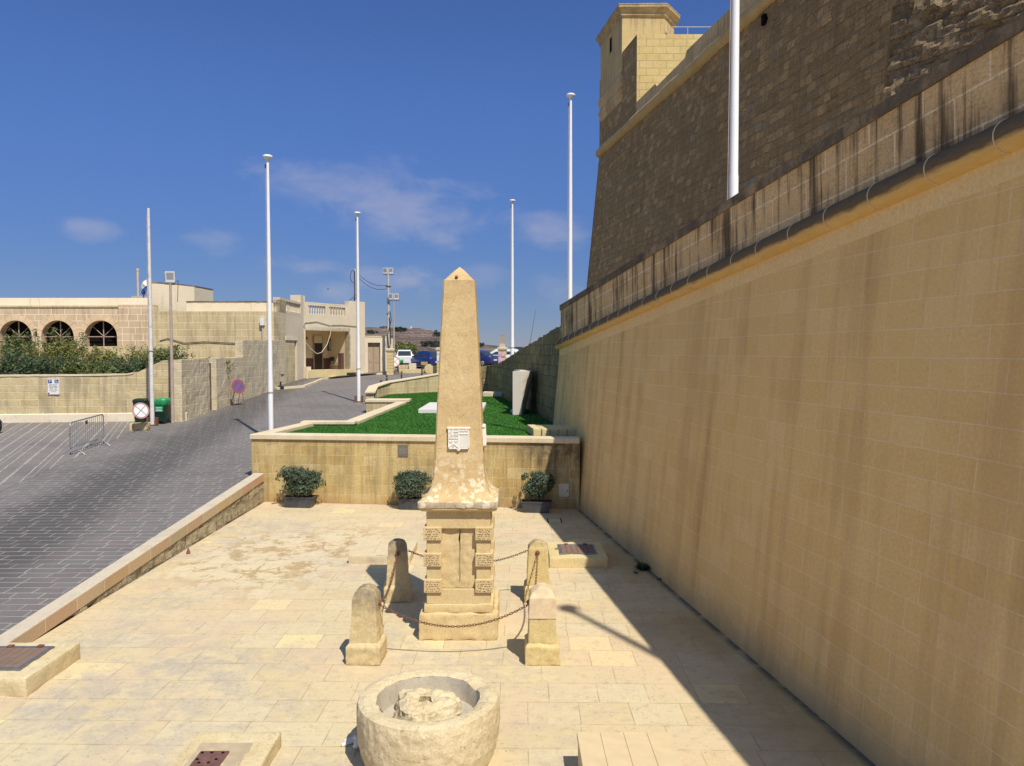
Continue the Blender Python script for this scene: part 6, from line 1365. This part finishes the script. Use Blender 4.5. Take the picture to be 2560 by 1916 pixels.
    A_, B_ = cab[4], cab[6]; gl('windscreen', [(A_[0] * L + .03, -hw * .60, A_[2] * H / 1.48), (B_[0] * L - .05, -hw * .72, B_[2] * H / 1.48 + .06), (B_[0] * L - .05, hw * .72, B_[2] * H / 1.48 + .06), (A_[0] * L + .03, hw * .60, A_[2] * H / 1.48)])
    for s in (-1, 1):
        MB().box(-.497 * L, -.45 * L, s * hw * .84 - .10 * (s > 0) - .0, s * hw * .84 + .10 * (s < 0) + .0, .72, .92).build('tail_lamp', M_tail, t, bevel=.015)
        MB().box(.455 * L, .485 * L, s * hw * .6 - .14, s * hw * .6 + .14, .58, .70).build('headlight', M_lens, t, bevel=.02)
        for x in (-.31, .31):
            w_ = MB().tube([(x * L, s * (hw - .19), .31), (x * L, s * (hw + .005), .31)], .31, 20).build('wheel', M_tyre, t); MB().lathe([(.20, 0), (.19, .012), (.05, .02), (0, .02)], 16).build('rim', M_rim, w_, M=Matrix.Translation((x * L, s * (hw + .006), .31)) @ Matrix.Rotation(R(-90 * s), 4, 'X'))
    MB().box(-.503 * L, -.497 * L, -.26, .26, .52, .63).build('number_plate', M_plate, t); MB().box(-.497 * L - .02, -.46 * L, -hw * .88, hw * .88, .30, .44).build('bumper', M_black, t, bevel=.03)
    return t
gz = at(0, 922, 66).z
# rear faces camera = local -x toward the camera
car('parked_car', 'blue metallic hatchback seen from its rear corner behind the low car park wall', M_blue, (X(1062, 66), 66.6, gz + .02), R(128), 4.0, 1.72, 1.50)
car('parked_car', 'white hatchback facing away at the left of the blue car', M_whitecar, (X(1006, 67.5), 68.6, gz + .05), R(99), 3.7, 1.66, 1.58)
car('parked_car', 'navy saloon showing its boot just right of the obelisk', M_navy, (X(1186, 66), 66.4, at(0, 917, 66).z), R(150), 4.2, 1.7, 1.46, 'saloon')
car('parked_car', 'pale silver hatchback partly behind the poster pillar', M_silver, (X(1250, 67), 67.5, at(0, 915, 67).z), R(172), 3.9, 1.68, 1.50)
car('parked_car', 'dark grey car almost hidden behind the far flagpole and rubble wall', M_grey, (X(1290, 69), 70.5, at(0, 912, 69).z), R(160), 4.2, 1.75, 1.60)
# scooter cut by the left frame edge
p = onst(0, 1084); t = thing('motor_scooter', 'parked pale scooter cut by the left frame edge, only its front wheel in view', 'scooter', (p.x - .10, p.y, p.z), R(-18))
w_ = MB().tube([(-.08, -.05, .27), (-.08, .05, .27)], .265, 22).build('wheel', M_tyre, t); rim = MB().lathe([(.17, -.03), (.17, .03)], 18, caps=True).build('rim', M_rim, w_, M=Matrix.Translation((-.08, 0, .27)) @ Matrix.Rotation(R(90), 4, 'X') @ Matrix.Scale(1.9, 4, (0, 0, 1)))
w2 = MB().tube([(-1.32, -.05, .27), (-1.32, .05, .27)], .265, 22).build('wheel', M_tyre, t)
MB().grid([[(-.08 + .30 * math.cos(R(a)), s, .27 + .30 * math.sin(R(a))) for a in range(25, 165, 14)] for s in (-.07, 0, .07)]).build('mudguard', M_black, t)
MB().loft([[(x - .12 * (z - .45), s * w * .5, z) for x, s, w in ((-.2, -1, .34), (-.12, -1, .1), (-.12, 1, .1), (-.2, 1, .34), (-.34, 1, .36), (-.34, -1, .36))] for z in (.42, .62, .85, .98)]).build('fairing', plain('pinkish_white_fairing', (.62, .52, .50), .4), t, bevel=.03)
MB().tube([(-.35, -.33, 1.02), (-.30, 0, 1.05), (-.35, .33, 1.02)], .02, 8).build('handlebar', M_black, t); MB().loft([[(-.35, -.15, .25), (-.35, .15, .25), (-.35, .15, .35), (-.35, -.15, .35)], [(-.8, -.15, .25), (-.8, .15, .25), (-.8, .15, .36), (-.8, -.15, .36)], [(-.95, -.16, .35), (-.95, .16, .35), (-.95, .15, .76), (-.95, -.15, .76)], [(-1.55, -.12, .50), (-1.55, .12, .50), (-1.55, .12, .80), (-1.55, -.12, .80)]]).build('scooter_body', plain('pinkish_white_fairing', (.62, .52, .50), .4), t, bevel=.03); MB().box(-1.5, -.9, -.14, .14, .78, .86).build('saddle', M_black, t, bevel=.04)
for s in (-1, 1): MB().lathe([(.055, 0), (.05, .02), (0, .025)], 10).build('mirror', M_black, t, M=Matrix.Translation((-.33, s * .32, 1.17)) @ Matrix.Rotation(R(-90), 4, 'Y'))
# plant stand board in front of the blue car, marker post
p = at(1061, 922, 63.2); t = thing('notice_stand', 'small brown board on a dark round stand in front of the blue car', 'stand', (p.x, 63.2, p.z)); MB().box(-.27, .27, -.04, .04, .30, .56).build('board', M_cardboard, t, bevel=.01); MB().lathe([(.20, 0), (.24, .12), (.20, .28)], 12).build('stand', M_darksteel, t)
p = at(997, 900, 62.9); t = thing('marker_post', 'short red and white marker post beside the distant green bin', 'post', (p.x - .05, 62.9, p.z - .2)); MB().lathe([(.05, 0), (.05, .28)], 10).build('red_part', M_red, t); MB().lathe([(.045, .28), (.04, .48), (0, .5)], 10).build('white_part', M_signw, t)
# bird
t = thing('bird', 'small dark bird flying over the porch house', 'bird', at(820, 723, 75)); m = MB()
m.loft([[(x, .08 * s * c, .08 * s * d) for c, d in ((1, 0), (0, 1), (-1, 0), (0, -1))] for x, s in ((-.28, .15), (-.15, .8), (.05, 1), (.18, .7), (.24, .6), (.3, .1))], True)
for s in (-1, 1): m.loft([[(x0, s * y, z + .008), (x1, s * y, z), (x1, s * y, z - .006), (x0, s * y, z - .006)] for x0, x1, y, z in ((-.1, .12, .04, .03), (-.08, .12, .25, .10), (-.12, .02, .5, .05))])
m.build('body', M_ink, t, M=Matrix.Scale(.42, 4))
# ================================================================= HILL
def hill_mat():
    t = NT('dry_terraced_hill'); v = t.tc('Object'); x, y, z = t.sep(v)
    w = t.noise(t.vmul(v, (.0016, .0016, .0016)), 4, 5, .6)
    band = t.noise(t.comb(t.math('MULTIPLY', x, .0022), t.math('MULTIPLY', y, .0006), t.math('ADD', t.math('MULTIPLY', z, .30), t.math('MULTIPLY', w, 3.0))), 1.7, 5, .66)
    c = t.ramp(band, [(.32, (.085, .062, .058)), (.45, (.13, .088, .08)), (.50, (.24, .19, .155)), (.54, (.08, .058, .055)), (.70, (.16, .115, .095))])
    rk = t.noise(t.vmul(v, (.06, .04, .22)), 1.5, 7, .72); c = t.mix(t.math('MULTIPLY', t.rng(rk, .55, .64), t.rng(z, 16, 34)), c, (.36, .29, .21))
    gr = t.noise(t.vmul(v, (.02, .01, .05)), 1, 6, .66); c = t.mix(t.rng(gr, .52, .62, 0, .75), c, (.055, .062, .04))
    c = t.mix(t.rng(t.noise(t.vmul(v, (.15, .15, .5)), 1, 5, .7), .55, .62, 0, .6), c, (.05, .052, .04))
    return t.done(c, .95, spec=.05)
M_hill = hill_mat()
D_ = 1250.
ridge = [(500, 826), (700, 824), (912, 820), (994, 819), (1020, 821), (1043, 819), (1075, 826), (1104, 837), (1150, 848), (1196, 859), (1247, 866), (1290, 873), (1340, 879), (1500, 885)]
def rz_(px):
    for a, b in zip(ridge[:-1], ridge[1:]):
        if a[0] <= px <= b[0]: f = (px - a[0]) / (b[0] - a[0]); return a[1] + (b[1] - a[1]) * f
    return ridge[-1][1]
rows = []
for j in range(41):
    v = j / 40; row = []
    for i in range(161):
        px = 480 + i * (1500 - 480) / 160; y = D_ - 620 * (1 - v); ztop = at(px, rz_(px), D_).z; x = (px - 1280) / F * D_ * 1.0
        z = -14 + (ztop + 14) * (v ** 1.1) + 1.6 * noise.fractal(Vector((x * .02, y * .02, 0)), .8, 2.1, 5) * (1 if v > .02 else 0)
        st = 4.2; q = z / st; z = st * (math.floor(q) + min(1, (q - math.floor(q)) * 2.2 if q - math.floor(q) < .3 else .66 + (q - math.floor(q) - .3) * .486)) if v < .93 else z
        row.append((x, y, z))
    rows.append(row)
rows.append([(p[0], D_ + 400, -20) for p in rows[-1]])
o = MB().grid(rows, smooth=False).build('hill', M_hill); struct(o)
# far slope trees
rg = random.Random(9); f = MB()
M_far = plain('far_tree_green', (.030, .042, .028), .9, var=.4, scale=.2)
def farclump(px0, px1, py0, py1, n, s):
    for i in range(n):
        px = rg.uniform(px0, px1); py = rg.uniform(py0, py1)
        # find depth where hill surface is met
        best = None
        for j in range(len(rows) - 2):
            i2 = int((px - 480) / 1020 * 160); p = rows[j][min(160, max(0, i2))]; q = at(px, py, p[1])
            if q.z <= p[2]: best = p; break
        if best is None: best = rows[-2][min(160, max(0, int((px - 480) / 1020 * 160)))]
        x = (px - 1280) / F * best[1]; leafball(f, (x, best[1] - 2, best[2] + s * .4), s, s, s * .8, 26, s * .45, rg, .5, .5, i)
farclump(988, 1015, 825, 831, 40, 2.6); farclump(1083, 1104, 834, 842, 34, 2.4); farclump(920, 945, 830, 838, 22, 2.4); farclump(1055, 1104, 858, 868, 60, 2.2); farclump(950, 975, 818, 820, 14, 1.6); farclump(1197, 1210, 862, 868, 18, 2.4)
o = f.build('hillside_trees', M_far); struct(o, 'stuff')
t = thing('hilltop_chapel', 'tiny pale chapel on the crest of the distant hill', 'chapel', at(1028, 820.5, D_) - Vector((0, 0, 1.5))); MB().box(-1.6, 1.6, -1.5, 1.5, -1, 2.0).build('wall', M_strip, t); MB().loft([[(-.7, -.7, 2.0), (.7, -.7, 2.0), (.7, .7, 2.0), (-.7, .7, 2.0)], [(-.6, -.6, 3.4), (.6, -.6, 3.4), (.6, .6, 3.4), (-.6, .6, 3.4)], [(-.1, -.1, 4.6), (.1, -.1, 4.6), (.1, .1, 4.6), (-.1, .1, 4.6)]]).build('bell_turret', M_white, t)
# sunlit field wall and garden trees beyond the car park
yy = 130.; z0 = at(0, 884, yy).z
tag(MB().box(X(970, yy), X(1012, yy), yy, yy + .8, z0 - 4, at(0, 866, yy).z).build('field_wall', M_ochre), 'sunlit yellow field wall beyond the car park', 'wall')
for i, (px, py, s) in enumerate(((992, 873, 1.5), (1006, 872, 1.7), (1020, 875, 1.6), (1028, 878, 1.3))):
    p = at(px, py, 118); t = thing('garden_tree', ['dark round tree nearest the floodlight post beyond the car park', 'yellowish round tree in front of the sunlit field wall', 'dark green tree at the right end of the sunlit field wall', 'small low tree just above the blue car roof'][i], 'tree', (p.x, 118, p.z - 2), 0, 'trees beyond the car park'); f = MB(); rg2 = random.Random(i); leafball(f, (0, 0, 2.0), s, s, s * .8, 420, .2, rg2, .5, .4, i); f.build('crown', M_leafbush if i != 1 else M_leafyel, t); MB().tube([(0, 0, -1.5), (.05, 0, 1.6)], [.16, .1], 7).build('trunk', M_twig, t)
o = MB().face([(-40, 62.4, SZ(62.4) + .03), (14, 62.4, SZ(62.4) + .03), (14, 150, SZ(78) + .05), (-40, 150, SZ(78) + .05)]).build('car_park', M_pave); struct(o)
